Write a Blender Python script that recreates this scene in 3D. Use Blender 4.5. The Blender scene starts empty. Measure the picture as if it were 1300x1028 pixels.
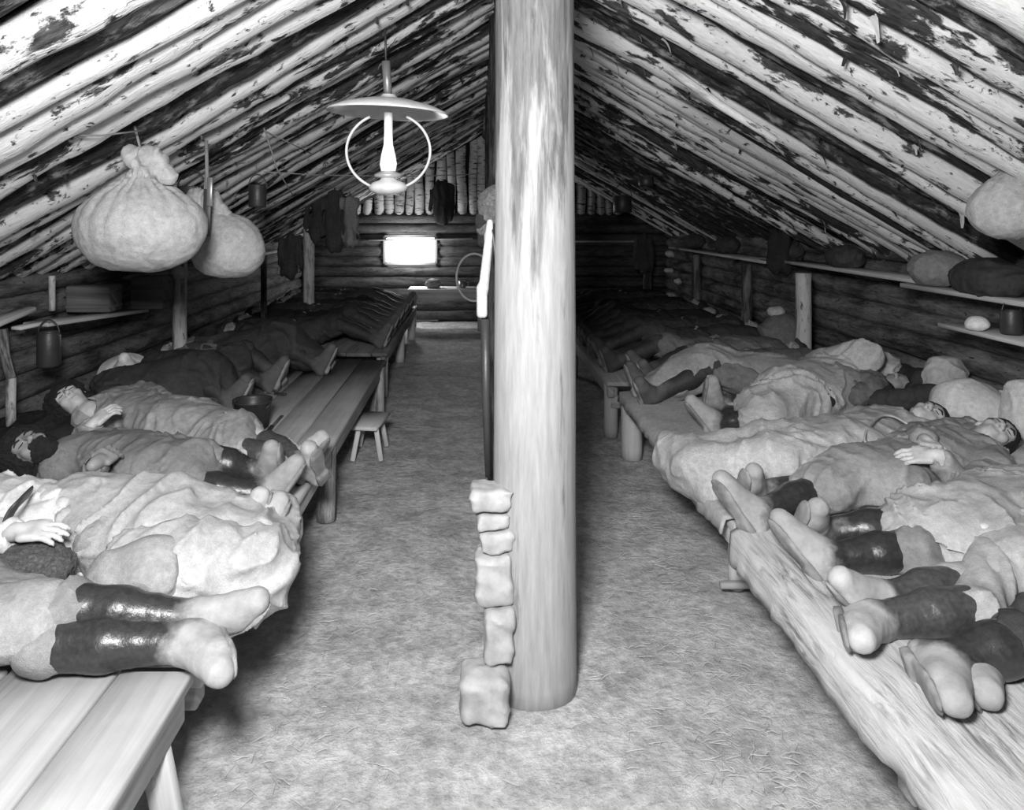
import bpy, math, random
import numpy as np
from mathutils import Vector, Matrix
PI = math.pi
rng = np.random.default_rng(7)
random.seed(11)
SC = bpy.context.scene
COL = SC.collection

# ---------------------------------------------------------------- camera
CAM = np.array([0.0, 0.0, 1.70])
FPX, VX, VY = 900.0, 602.0, 275.0
cd = bpy.data.cameras.new('camera')
cam = bpy.data.objects.new('camera', cd)
COL.objects.link(cam)
cam.location = CAM
cam.rotation_euler = (PI / 2, 0, 0)
cd.sensor_fit = 'HORIZONTAL'
cd.sensor_width = 36.0
cd.lens = 36.0 * FPX / 1300
cd.shift_x = (650 - VX) / 1300
cd.shift_y = -(514 - VY) / 1300
cd.clip_start = 0.05
SC.camera = cam

def P(px, py, z):
    """place in the barrack that lies at height z along the sight line of a reading in the photo"""
    Y = (CAM[2] - z) * FPX / (py - VY)
    return np.array([(px - VX) * Y / FPX, Y, z])

def Q(px, py, Y):
    """place at depth Y"""
    return np.array([(px - VX) * Y / FPX, Y, CAM[2] - (py - VY) * Y / FPX])

# ---------------------------------------------------------------- materials
MATS = {}
def newmat(name):
    m = bpy.data.materials.new(name); m.use_nodes = True
    nt = m.node_tree
    for n in list(nt.nodes): nt.nodes.remove(n)
    out = nt.nodes.new('ShaderNodeOutputMaterial')
    b = nt.nodes.new('ShaderNodeBsdfPrincipled')
    nt.links.new(b.outputs[0], out.inputs[0])
    MATS[name] = m
    return m, nt, b

def node(nt, t, **kw):
    n = nt.nodes.new(t)
    for k, v in kw.items():
        if k in ('operation', 'blend_type', 'data_type', 'noise_dimensions', 'feature', 'wave_type', 'bands_direction', 'attribute_name', 'layer_name', 'interpolation_type'):
            setattr(n, k, v)
        else:
            n.inputs[k].default_value = v
    return n

def coords(nt, scale=(1, 1, 1), uv=False):
    tc = nt.nodes.new('ShaderNodeTexCoord')
    mp = nt.nodes.new('ShaderNodeMapping')
    mp.inputs['Scale'].default_value = scale
    nt.links.new(tc.outputs['UV' if uv else 'Object'], mp.inputs[0])
    return mp.outputs[0]

def ramp(nt, fac, stops):
    r = nt.nodes.new('ShaderNodeValToRGB')
    els = r.color_ramp.elements
    while len(els) < len(stops): els.new(0.5)
    for e, (p, c) in zip(els, stops):
        e.position = p
        e.color = (c, c, c, 1) if not isinstance(c, tuple) else c
    nt.links.new(fac, r.inputs[0])
    return r.outputs[0]

def noise(nt, vec, scale, detail=3, rough=.55, dist=0):
    n = nt.nodes.new('ShaderNodeTexNoise')
    n.inputs['Scale'].default_value = scale
    n.inputs['Detail'].default_value = detail
    n.inputs['Roughness'].default_value = rough
    n.inputs['Distortion'].default_value = dist
    nt.links.new(vec, n.inputs['Vector'])
    return n.outputs['Fac']

def mix(nt, fac, a, b, blend='MIX'):
    m = nt.nodes.new('ShaderNodeMix'); m.data_type = 'RGBA'; m.blend_type = blend
    for i, v in ((0, fac), (6, a), (7, b)):
        if isinstance(v, (int, float)):
            m.inputs[i].default_value = v if i == 0 else (v, v, v, 1)
        else: nt.links.new(v, m.inputs[i])
    return m.outputs[2]

def bump(nt, b, h, strength=.5, dist=.01):
    n = nt.nodes.new('ShaderNodeBump')
    n.inputs['Strength'].default_value = strength
    n.inputs['Distance'].default_value = dist
    nt.links.new(h, n.inputs['Height'])
    nt.links.new(n.outputs[0], b.inputs['Normal'])

def cloth(name, base, var=.25, rough=.95, weave=260, blotch=5, spec=.1):
    m, nt, b = newmat(name)
    c = coords(nt)
    n1 = noise(nt, c, blotch, 5, .6)
    n2 = noise(nt, c, weave, 2, .6)
    n3 = noise(nt, c, 38, 4, .7)
    col = ramp(nt, n1, [(.25, base * (1 - var)), (.75, base * (1 + var))])
    col = mix(nt, .5, col, ramp(nt, n2, [(.3, .78), (.7, 1.12)]), 'MULTIPLY')
    col = mix(nt, .6, col, ramp(nt, n3, [(.3, .6), (.7, 1.2)]), 'MULTIPLY')
    nt.links.new(col, b.inputs['Base Color'])
    b.inputs['Roughness'].default_value = rough
    b.inputs['Specular IOR Level'].default_value = spec
    s = nt.nodes.new('ShaderNodeMath'); s.operation = 'ADD'
    nt.links.new(n2, s.inputs[0]); nt.links.new(n3, s.inputs[1])
    bump(nt, b, s.outputs[0], .5, .006)
    return m

def plain(name, base, rough=.6, spec=.5, bscale=0, bstr=.3, metal=0, var=.15):
    m, nt, b = newmat(name)
    c = coords(nt)
    n1 = noise(nt, c, 14, 4)
    col = ramp(nt, n1, [(.3, base * (1 - var)), (.7, base * (1 + var))])
    nt.links.new(col, b.inputs['Base Color'])
    b.inputs['Roughness'].default_value = rough
    b.inputs['Specular IOR Level'].default_value = spec
    b.inputs['Metallic'].default_value = metal
    if bscale: bump(nt, b, noise(nt, c, bscale, 4), bstr, .004)
    return m

def bark(name, white, dark, thr, soft=.05, stretch=(3, 13, 1), bstr=.7, fine=.25):
    """peeled pole: UV in metres, u along, v around"""
    m, nt, b = newmat(name)
    c = coords(nt, stretch, uv=True)
    n1 = noise(nt, c, 1.0, 7, .66, .3)
    c2 = coords(nt, (14, 60, 1), uv=True)
    n2 = noise(nt, c2, 1.0, 4, .7)
    c3 = coords(nt, (.9, .9, 1), uv=True)
    n3 = noise(nt, c3, 1.0, 2)
    s = nt.nodes.new('ShaderNodeMath'); s.operation = 'MULTIPLY_ADD'
    nt.links.new(n3, s.inputs[0]); s.inputs[1].default_value = .55; nt.links.new(n1, s.inputs[2])
    f = ramp(nt, s.outputs[0], [(thr - soft, 0.0), (thr + soft, 1.0)])
    c5 = coords(nt, (stretch[0] * 4.5, stretch[1] * 2.6, 1), uv=True)
    n5 = noise(nt, c5, 1.0, 5, .7, .5)
    sm = nt.nodes.new('ShaderNodeMath'); sm.operation = 'MAXIMUM'
    nt.links.new(f, sm.inputs[0]); nt.links.new(ramp(nt, n5, [(.60, 0.0), (.655, 1.0)]), sm.inputs[1])
    f = sm.outputs[0]
    wcol = ramp(nt, n2, [(.25, white * (1 - fine)), (.6, white), (.8, min(.92, white * 1.08))])
    dcol = ramp(nt, n2, [(.35, dark * .3), (.7, dark * 1.9)])
    col = mix(nt, f, wcol, dcol)
    nt.links.new(col, b.inputs['Base Color'])
    b.inputs['Roughness'].default_value = .8
    b.inputs['Specular IOR Level'].default_value = .2
    a = nt.nodes.new('ShaderNodeMath'); a.operation = 'MULTIPLY_ADD'
    nt.links.new(f, a.inputs[0]); a.inputs[1].default_value = .8; nt.links.new(n2, a.inputs[2])
    bump(nt, b, a.outputs[0], bstr, .012)
    return m

def wood(name, base, var=.35, stretch=(1.2, 26, 26), uv=False, rough=.75, knots=True):
    m, nt, b = newmat(name)
    c = coords(nt, stretch, uv=uv)
    n1 = noise(nt, c, 1.0, 6, .6, .6)
    c2 = coords(nt, (2, 2, 2), uv=uv)
    n2 = noise(nt, c2, 1.3, 4)
    col = ramp(nt, n1, [(.28, base * (1 - var)), (.52, base), (.75, min(.9, base * (1 + var * .5)))])
    col = mix(nt, .6, col, ramp(nt, n2, [(.3, .6), (.65, 1.1)]), 'MULTIPLY')
    nt.links.new(col, b.inputs['Base Color'])
    b.inputs['Roughness'].default_value = rough
    b.inputs['Specular IOR Level'].default_value = .2
    bump(nt, b, n1, .35, .006)
    return m

# ---------------------------------------------------------------- mesh collector
class MB:
    def __init__(s):
        s.v = []; s.f = []; s.m = []; s.uv = []; s.n = 0
    def add(s, V, F, mat=0, UV=None):
        V = np.asarray(V, float)
        s.v.append(V)
        for i, f in enumerate(F):
            s.f.append([int(q) + s.n for q in f]); s.m.append(mat)
            s.uv.extend(UV[i] if UV is not None else [(V[q][0], V[q][1]) for q in f])
        s.n += len(V)
    def box(s, c, size, rot=None, mat=0, bev=0.006, jit=0.0):
        hx, hy, hz = [max(q / 2, 1e-4) for q in size]
        b = min(bev, hx * .45, hy * .45, hz * .45)
        V = []; idx = {}
        for sx in (-1, 1):
            for sy in (-1, 1):
                for sz in (-1, 1):
                    for k in range(3):
                        p = [sx * hx, sy * hy, sz * hz]
                        for q in range(3):
                            if q != k: p[q] -= (sx, sy, sz)[q] * b
                        idx[(sx, sy, sz, k)] = len(V)
                        V.append([p[0] + random.uniform(-jit, jit), p[1] + random.uniform(-jit, jit), p[2] + random.uniform(-jit, jit)])
        F = []
        for k in range(3):
            a, c2 = [q for q in range(3) if q != k]
            for sg in (-1, 1):
                q = []
                for (u, w) in ((-1, -1), (1, -1), (1, 1), (-1, 1)):
                    t = [0, 0, 0]; t[k] = sg; t[a] = u; t[c2] = w
                    q.append(idx[(*t, k)])
                F.append(q)
        for k in range(3):
            a, c2 = [q for q in range(3) if q != k]
            for u in (-1, 1):
                for w in (-1, 1):
                    q = []
                    for (sg, kk) in ((-1, a), (1, a), (1, c2), (-1, c2)):
                        t = [0, 0, 0]; t[k] = sg; t[a] = u; t[c2] = w
                        q.append(idx[(*t, kk)])
                    F.append(q)
        for sx in (-1, 1):
            for sy in (-1, 1):
                for sz in (-1, 1):
                    F.append([idx[(sx, sy, sz, k)] for k in range(3)])
        V = np.array(V)
        # outward winding
        F2 = []
        for f in F:
            pts = V[f]; nrm = np.cross(pts[1] - pts[0], pts[2] - pts[0])
            F2.append(f if np.dot(nrm, pts.mean(0)) > 0 else f[::-1])
        ax = int(np.argmax(size)); o1, o2 = [q for q in range(3) if q != ax]
        off = random.uniform(0, 50)
        UV = [[(V[q][ax] + off, V[q][o1] + V[q][o2] + off) for q in f] for f in F2]
        if rot is not None:
            R = np.array(rot if not hasattr(rot, 'to_3x3') else rot.to_3x3())
            V = V @ R.T
        s.add(V + np.asarray(c, float), F2, mat, UV)
    def plank(s, a, b, width, thick, up=(0, 0, 1), mat=0, bev=.005):
        """board whose axis runs a to b; width is across, thick along up"""
        a = np.asarray(a, float); b = np.asarray(b, float)
        d = b - a; L = np.linalg.norm(d); x = d / L
        u = np.asarray(up, float); u = u - x * np.dot(u, x); u /= np.linalg.norm(u)
        y = np.cross(u, x)
        s.box((a + b) / 2, (L, width, thick), np.array([x, y, u]).T, mat, bev)
    def tube(s, pts, radii, ns=12, mat=0, wob=0.0, cap=True, wobk=9.0, flat=1.0, upref=None):
        pts = np.asarray(pts, float); n = len(pts)
        radii = np.broadcast_to(np.asarray(radii, float), (n,))
        tg = np.gradient(pts, axis=0); tg /= (np.linalg.norm(tg, axis=1)[:, None] + 1e-9)
        ref = np.array(upref if upref is not None else ((0, 0, 1) if abs(tg[0][2]) < .9 else (1, 0, 0)), float)
        V = []; seed = random.uniform(0, 100); L = 0; Ls = []
        prev = None
        for i in range(n):
            a = ref - tg[i] * np.dot(ref, tg[i])
            if prev is not None:
                a = prev - tg[i] * np.dot(prev, tg[i])
            a /= np.linalg.norm(a) + 1e-9; prev = a
            bb = np.cross(tg[i], a)
            if i: L += np.linalg.norm(pts[i] - pts[i - 1])
            Ls.append(L)
            for k in range(ns):
                t = 2 * PI * k / ns
                w = 1 + wob * (math.sin(wobk * L + seed + math.cos(t) * 2) * .5 + math.sin(2 * t + seed + L * 5) * .35 + random.uniform(-.3, .3))
                V.append(pts[i] + (a * math.cos(t) * flat + bb * math.sin(t)) * radii[i] * w)
        F = []; UV = []
        uo, vo = random.uniform(0, 60), random.uniform(0, 60)
        for i in range(n - 1):
            for k in range(ns):
                k2 = (k + 1) % ns
                F.append([i * ns + k, i * ns + k2, (i + 1) * ns + k2, (i + 1) * ns + k])
                r = float(radii.max()); v0 = vo + 2 * PI * r * k / ns; v1 = vo + 2 * PI * r * (k + 1) / ns
                UV.append([(Ls[i] + uo, v0), (Ls[i] + uo, v1), (Ls[i + 1] + uo, v1), (Ls[i + 1] + uo, v0)])
        if cap:
            for i, rev in ((0, True), (n - 1, False)):
                c = len(V); V.append(pts[i])
                for k in range(ns):
                    q = [i * ns + k, i * ns + (k + 1) % ns, c]
                    if rev: q = q[::-1]
                    F.append(q); UV.append([(uo, vo), (uo + .02, vo), (uo, vo + .02)])
        s.add(V, F, mat, UV)
    def lathe(s, c, prof, ns=24, axis=None, mat=0):
        """prof = list of (radius, height); axis = 3x3 columns x,y,z"""
        R = np.eye(3) if axis is None else np.asarray(axis)
        V = []
        for r, h in prof:
            for k in range(ns):
                t = 2 * PI * k / ns
                V.append([r * math.cos(t), r * math.sin(t), h])
        F = []
        for i in range(len(prof) - 1):
            for k in range(ns):
                k2 = (k + 1) % ns
                F.append([i * ns + k, i * ns + k2, (i + 1) * ns + k2, (i + 1) * ns + k])
        V = np.array(V) @ R.T + np.asarray(c, float)
        s.add(V, F, mat, None)
    def build(s, name, mats, parent=None, smooth=True, loc=None):
        me = bpy.data.meshes.new(name)
        V = np.concatenate(s.v)
        off = np.array(origin(parent)) if parent is not None else (np.array(loc) if loc is not None else np.zeros(3))
        me.from_pydata((V - off).tolist(), [], s.f)
        uvl = me.uv_layers.new(name='UVMap')
        uvl.data.foreach_set('uv', np.array(s.uv, dtype=np.float32).ravel())
        if not isinstance(mats, (list, tuple)): mats = [mats]
        for m in mats: me.materials.append(MATS[m] if isinstance(m, str) else m)
        me.polygons.foreach_set('material_index', s.m)
        if smooth: me.polygons.foreach_set('use_smooth', [True] * len(me.polygons))
        me.update()
        return link(name, me, parent, loc)

def origin(o):
    x = np.zeros(3)
    while o is not None:
        x = x + np.array(o.location); o = o.parent
    return x

def link(name, me, parent=None, loc=None):
    o = bpy.data.objects.new(name, me)
    COL.objects.link(o)
    if parent is not None: o.parent = parent
    elif loc is not None: o.location = loc
    return o

def tag(o, label=None, cat=None, group=None, kind=None):
    if label: o['label'] = label
    if cat: o['category'] = cat
    if group: o['group'] = group
    if kind: o['kind'] = kind
    return o

def empty(name, loc, label, cat, group=None):
    o = bpy.data.objects.new(name, None); COL.objects.link(o)
    o.location = [float(q) for q in loc]; o.empty_display_size = .1
    return tag(o, label, cat, group)

# ---------------------------------------------------------------- distance-field modelling
_L = rng.random((32, 32, 32))
def vnoise(p):
    i = np.floor(p).astype(int); f = p - i; f = f * f * (3 - 2 * f); i &= 31; j = (i + 1) & 31
    x0, y0, z0 = i.T; x1, y1, z1 = j.T; fx, fy, fz = f.T
    a = _L[x0, y0, z0] * (1 - fx) + _L[x1, y0, z0] * fx
    b = _L[x0, y1, z0] * (1 - fx) + _L[x1, y1, z0] * fx
    c = _L[x0, y0, z1] * (1 - fx) + _L[x1, y0, z1] * fx
    d = _L[x0, y1, z1] * (1 - fx) + _L[x1, y1, z1] * fx
    return (a * (1 - fy) + b * fy) * (1 - fz) + (c * (1 - fy) + d * fy) * fz

def V3(*a): return np.array(a, float)
def unit(v):
    v = np.asarray(v, float); return v / (np.linalg.norm(v) + 1e-12)

def cap(a, b, ra, rb=None, kz=1.0):
    a = np.asarray(a, float); b = np.asarray(b, float); rb = ra if rb is None else rb
    def f(p):
        d = b - a; t = np.clip(((p - a) @ d) / (d @ d + 1e-12), 0, 1)
        q = p - a - t[:, None] * d
        if kz != 1.0:
            q = q.copy(); q[:, 2] *= kz
        return (np.sqrt((q * q).sum(1)) - (ra + (rb - ra) * t)) / math.sqrt(kz)
    m = max(ra, rb)
    return f, np.minimum(a, b) - m, np.maximum(a, b) + m

def ell(c, r, R=None):
    """ellipsoid; R rows = local axes"""
    c = np.asarray(c, float); r = np.asarray(r, float)
    def f(p):
        q = p - c
        if R is not None: q = q @ R.T
        k = np.sqrt(((q / r) ** 2).sum(1)); k1 = np.sqrt(((q / (r * r)) ** 2).sum(1)) + 1e-9
        return k * (k - 1) / k1
    m = r.max()
    return f, c - m, c + m

def rbox(c, h, rad, R=None):
    c = np.asarray(c, float); h = np.asarray(h, float)
    def f(p):
        q = p - c
        if R is not None: q = q @ R.T
        q = np.abs(q) - (h - rad)
        return np.sqrt((np.maximum(q, 0) ** 2).sum(1)) + np.minimum(q.max(1), 0) - rad
    m = np.linalg.norm(h)
    return f, c - m, c + m

def smin(a, b, k):
    h = np.clip(.5 + .5 * (b - a) / k, 0, 1)
    return b * (1 - h) + a * h - k * h * (1 - h)

def chain(pts, radii, kz=1.0):
    return [cap(pts[i], pts[i + 1], radii[i], radii[i + 1], kz) for i in range(len(pts) - 1)]

def sdf_mesh(adds, h=.012, k=.03, subs=(), ks=.01, floor=None, folds=0.0, fscale=9.0, fdir=None, seed=0, inter=(), pad=.03, shell=0.0):
    """adds: primitives blended together, subs: carved away, floor: flat bottom at that height; returns V, F"""
    lo = np.min([a[1] for a in adds], 0) - pad; hi = np.max([a[2] for a in adds], 0) + pad
    side = 1 if (lo[0] + hi[0]) > 0 else -1
    EX = 1.045 if side > 0 else .775
    if floor is not None and min(abs(lo[0]), abs(hi[0])) > EX + .02: lo[2] = max(lo[2], floor - 2.5 * h)
    B = 4
    n = np.ceil((hi - lo) / h / B).astype(int) * B + 1
    rs = np.random.default_rng(seed); so = rs.random(3) * 30
    fd = np.ones(3) if fdir is None else np.asarray(fdir, float)
    def field(p):
        v = None
        for a in adds:
            near = np.all((p > a[1] - .12) & (p < a[2] + .12), 1)
            w = np.full(len(p), .12)
            if near.any(): w[near] = a[0](p[near])
            v = w if v is None else smin(v, w, k)
        for a in subs:
            v = -smin(-v, a[0](p), ks)
        for a in inter:
            v = np.maximum(v, a[0](p))
        v0 = v.copy() if shell else None
        if folds:
            m = np.abs(v) < .06
            if m.any():
                q = p[m] * fscale * fd + so
                wv = vnoise(q * .6 + 9) * 2.4
                r1 = 1 - np.abs(2 * vnoise(q + wv[:, None]) - 1)
                r2 = 1 - np.abs(2 * vnoise(q * 2.1 + 5 + wv[:, None] * 1.5) - 1)
                r3 = vnoise(q * .5 + 17)
                r4 = 1 - np.abs(2 * vnoise(q * 1.3 * np.array([1, .45, 1]) + 11 + wv[:, None]) - 1)
                v[m] -= folds * ((r1 - .5) * .9 + (r4 ** 4 - .25) * 1.0 + (r2 ** 2 - .4) * .35 + (r3 - .5) * 1.6)
        if shell: v = np.maximum(v, -(v0 + shell + folds * 1.2))
        if floor is not None:
            v = np.maximum(v, np.minimum(floor - p[:, 2], side * p[:, 0] - EX))
        return v
    def pts(idx, step=1):
        return lo + idx * h * step
    nc = (n - 1) // B + 1
    ci = np.stack(np.meshgrid(*[np.arange(q) for q in nc], indexing='ij'), -1).reshape(-1, 3)
    cv = field(pts(ci, B)).reshape(nc)
    D = np.repeat(np.repeat(np.repeat(np.sign(cv[:-1, :-1, :-1]) * .2, B, 0), B, 1), B, 2)
    V = np.full(n, .2); V[:-1, :-1, :-1] = D
    thr = B * h * 1.9 + folds * (2.4 if shell else 1) + shell
    near = np.abs(cv) < thr
    cell = np.zeros(nc - 1, bool)
    for dx in (0, 1):
        for dy in (0, 1):
            for dz in (0, 1):
                cell |= near[dx:nc[0] - 1 + dx, dy:nc[1] - 1 + dy, dz:nc[2] - 1 + dz]
    fm = np.zeros(n, bool)
    fm[:-1, :-1, :-1] = np.repeat(np.repeat(np.repeat(cell, B, 0), B, 1), B, 2)
    fi = np.argwhere(fm)
    for s0 in range(0, len(fi), 400000):
        ch = fi[s0:s0 + 400000]
        V[ch[:, 0], ch[:, 1], ch[:, 2]] = field(pts(ch))
    # keep the hull closed
    V[0] = V[-1] = .2; V[:, 0] = V[:, -1] = .2; V[:, :, 0] = V[:, :, -1] = .2
    S = V < 0
    c8 = sum(S[dx:n[0] - 1 + dx, dy:n[1] - 1 + dy, dz:n[2] - 1 + dz].astype(np.int8) for dx in (0, 1) for dy in (0, 1) for dz in (0, 1))
    act = (c8 > 0) & (c8 < 8)
    ai = np.argwhere(act)
    ids = np.full(act.shape, -1, int); ids[act] = np.arange(len(ai))
    acc = np.zeros((len(ai), 3)); cnt = np.zeros(len(ai))
    for ax in range(3):
        o = [q for q in range(3) if q != ax]
        for u in (0, 1):
            for w in (0, 1):
                a0 = ai.copy(); a0[:, o[0]] += u; a0[:, o[1]] += w
                a1 = a0.copy(); a1[:, ax] += 1
                v0 = V[a0[:, 0], a0[:, 1], a0[:, 2]]; v1 = V[a1[:, 0], a1[:, 1], a1[:, 2]]
                m = (v0 < 0) != (v1 < 0)
                t = v0[m] / (v0[m] - v1[m])
                pp = a0[m].astype(float); pp[:, ax] += t
                acc[m] += pp; cnt[m] += 1
    verts = lo + acc / cnt[:, None] * h
    F = []
    for ax in range(3):
        o0, o1 = (ax + 1) % 3, (ax + 2) % 3
        sl0 = [slice(None)] * 3; sl1 = [slice(None)] * 3
        sl0[ax] = slice(0, -1); sl1[ax] = slice(1, None)
        ch = S[tuple(sl0)] != S[tuple(sl1)]
        e = np.argwhere(ch)
        e = e[(e[:, o0] > 0) & (e[:, o1] > 0) & (e[:, o0] < n[o0] - 1) & (e[:, o1] < n[o1] - 1)]
        ins = S[e[:, 0], e[:, 1], e[:, 2]]
        q = []
        for (u, w) in ((1, 1), (0, 1), (0, 0), (1, 0)):
            c = e.copy(); c[:, o0] -= u; c[:, o1] -= w
            q.append(ids[c[:, 0], c[:, 1], c[:, 2]])
        q = np.stack(q, 1)
        q[~ins] = q[~ins][:, ::-1]
        F.append(q)
    F = np.concatenate(F)
    F = F[(F >= 0).all(1)]
    return verts, F

def sdf_obj(name, VF, mat, parent=None, attr=None, loc=None):
    V, F = VF
    me = bpy.data.meshes.new(name)
    off = origin(parent) if parent is not None else (np.array(loc, float) if loc is not None else np.zeros(3))
    W = (V - off).astype(np.float32)
    me.vertices.add(len(W)); me.vertices.foreach_set('co', W.ravel())
    me.loops.add(F.size); me.loops.foreach_set('vertex_index', F.ravel().astype(np.int32))
    me.polygons.add(len(F)); me.polygons.foreach_set('loop_start', np.arange(0, F.size, 4, dtype=np.int32))
    me.update(calc_edges=True)
    me.polygons.foreach_set('use_smooth', np.ones(len(F), bool))
    me.materials.append(MATS[mat])
    if attr is not None:
        a = me.attributes.new('dust', 'FLOAT', 'POINT')
        a.data.foreach_set('value', attr(V).astype(np.float32))
    return link(name, me, parent, loc)
# ================================================================ materials of the place
bark('pole_white', .64, .05, .875, .02, (3.2, 9, 1))
bark('pole_mixed', .60, .035, .77, .025, (4.5, 11, 1))
bark('pole_dark', .26, .03, .70, .06, (6, 14, 1))
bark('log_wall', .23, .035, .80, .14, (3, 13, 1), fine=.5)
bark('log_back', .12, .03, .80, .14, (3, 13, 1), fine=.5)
# birch of the gable: pale skin with short cross marks
m, nt, b = newmat('birch')
c = coords(nt, (34, 4.5, 1), uv=True)
n1 = noise(nt, c, 1.0, 5, .65, .2)
c2 = coords(nt, (3, 3, 1), uv=True)
n2 = noise(nt, c2, 1, 3)
col = mix(nt, ramp(nt, n1, [(.54, 0), (.62, 1)]), ramp(nt, n2, [(.3, .34), (.6, .6)]), .03)
nt.links.new(col, b.inputs['Base Color']); b.inputs['Roughness'].default_value = .75
bump(nt, b, n1, .4, .005)
# big post: peeled trunk with streaks of inner bark, bark mostly left in the upper half
m, nt, b = newmat('post_wood')
c = coords(nt, (1.1, 9, 1), uv=True)
n1 = noise(nt, c, 1.5, 7, .62, .35)
c2 = coords(nt, (5, 50, 1), uv=True)
n2 = noise(nt, c2, 1.0, 5, .65)
tc = nt.nodes.new('ShaderNodeTexCoord'); sp = nt.nodes.new('ShaderNodeSeparateXYZ')
nt.links.new(tc.outputs['Object'], sp.inputs[0])
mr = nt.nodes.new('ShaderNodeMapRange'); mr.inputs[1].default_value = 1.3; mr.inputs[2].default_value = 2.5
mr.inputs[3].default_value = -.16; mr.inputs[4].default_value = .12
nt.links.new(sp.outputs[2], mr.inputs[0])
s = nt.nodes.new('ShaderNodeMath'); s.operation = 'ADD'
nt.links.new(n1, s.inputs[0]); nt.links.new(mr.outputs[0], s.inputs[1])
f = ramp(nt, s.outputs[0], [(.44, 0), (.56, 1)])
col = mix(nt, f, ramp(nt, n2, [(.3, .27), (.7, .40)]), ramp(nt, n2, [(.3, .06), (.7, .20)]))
nt.links.new(col, b.inputs['Base Color']); b.inputs['Roughness'].default_value = .7
bump(nt, b, s.outputs[0], .4, .008)
bark('post_dark', .16, .03, .74, .08, (2, 14, 1))
bark('post_pale', .5, .12, .82, .08, (2, 14, 1), bstr=.4)
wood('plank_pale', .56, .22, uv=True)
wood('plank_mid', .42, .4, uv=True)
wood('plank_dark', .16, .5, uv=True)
wood('stool_wood', .62, .2, uv=True)
# trodden earth floor
m, nt, b = newmat('earth')
c = coords(nt)
n1 = noise(nt, c, 1.1, 6, .6); n2 = noise(nt, c, 24, 8, .72); n3 = noise(nt, c, 5, 5, .65)
c4 = coords(nt, (7, 60, 1)); n4 = noise(nt, c4, 1.5, 4, .7, 1.2)
col = ramp(nt, n1, [(.3, .54), (.7, .70)])
col = mix(nt, .8, col, ramp(nt, n2, [(.32, .5), (.62, 1.15)]), 'MULTIPLY')
col = mix(nt, .7, col, ramp(nt, n3, [(.35, .6), (.6, 1.08)]), 'MULTIPLY')
col = mix(nt, ramp(nt, n4, [(.64, 0), (.7, .5)]), col, .6)
nt.links.new(col, b.inputs['Base Color']); b.inputs['Roughness'].default_value = .95
b.inputs['Specular IOR Level'].default_value = .1
s = nt.nodes.new('ShaderNodeMath'); s.operation = 'MULTIPLY_ADD'
nt.links.new(n3, s.inputs[0]); s.inputs[1].default_value = 1.4; nt.links.new(n2, s.inputs[2])
bump(nt, b, s.outputs[0], .8, .02)
plain('soil', .02, 1, 0)
plain('straw', .62, .8, .2)
plain('iron', .035, .45, .5, 60, .3)
plain('tin', .25, .4, .5, 40, .2, metal=.5)
plain('stone', .40, .9, .2, 25, .9, var=.25)
plain('cord', .22, .9, .1)
plain('cord_pale', .5, .9, .1)
plain('enamel', .62, .35, .5)
plain('brass', .45, .35, .5, metal=.3)
m, nt, b = newmat('glass')
b.inputs['Base Color'].default_value = (.9, .9, .9, 1); b.inputs['Roughness'].default_value = .08
b.inputs['Transmission Weight'].default_value = .85; b.inputs['IOR'].default_value = 1.3
m, nt, b = newmat('frosted_glass')
b.inputs['Base Color'].default_value = (.92, .92, .92, 1); b.inputs['Roughness'].default_value = .5
b.inputs['Transmission Weight'].default_value = .35
m, nt, b = newmat('bright_pane')
b.inputs['Base Color'].default_value = (.9, .9, .9, 1)
b.inputs['Emission Color'].default_value = (1, 1, 1, 1); b.inputs['Emission Strength'].default_value = 12.0

XL, XR = -2.80, 3.10           # inner faces of the side walls
YB = 11.5                      # inner face of the far wall
Y0 = -0.7
RX, RZ = 0.22, 3.06            # ridge
EL, ER = 1.33, 1.40            # height of the roof poles above the walls
PZ = 0.45                      # top of the sleeping platforms

# ---------------------------------------------------------------- floor
fx = np.linspace(XL - .3, XR + .3, 130); fy = np.linspace(Y0, YB + .2, 240)
g = np.stack(np.meshgrid(fx, fy, indexing='ij'), -1).reshape(-1, 2)
gp = np.c_[g, np.zeros(len(g))]
z = -.012 * np.abs(vnoise(gp * 3.1 + 4) * 2 - 1) - .012 * vnoise(gp * 9 + 2) - .004 * vnoise(gp * 30)
fl = MB(); ny = len(fy)
F = [[i * ny + j, (i + 1) * ny + j, (i + 1) * ny + j + 1, i * ny + j + 1] for i in range(len(fx) - 1) for j in range(ny - 1)]
fl.add(np.c_[g, z], F)
tag(fl.build('floor', 'earth'), kind='structure')

# ---------------------------------------------------------------- side walls of stacked round logs
def log_wall(name, x, sgn, top, r=.095, mat='log_wall'):
    w = MB(); zc = r * .9
    while zc < top + .05:
        rr = r * random.uniform(.88, 1.12)
        n = 40
        ys = np.linspace(Y0, YB + .15, n)
        bow = random.uniform(-.012, .012)
        pts = [(x + sgn * (rr + random.uniform(-.004, .004)), y, zc + bow * math.sin(y * .8 + zc * 5)) for y in ys]
        w.tube(pts, [rr * random.uniform(.96, 1.04) for _ in ys], 14, 0, .035)
        zc += rr * 1.84
    w.box((x + sgn * r * 1.6, (Y0 + YB) / 2, top / 2 + .05), (.05, YB - Y0 + .2, top + .15), mat=1)
    tag(w.build(name, [mat, 'soil']), kind='structure')
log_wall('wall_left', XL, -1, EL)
log_wall('wall_right', XR, 1, ER)

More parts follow.
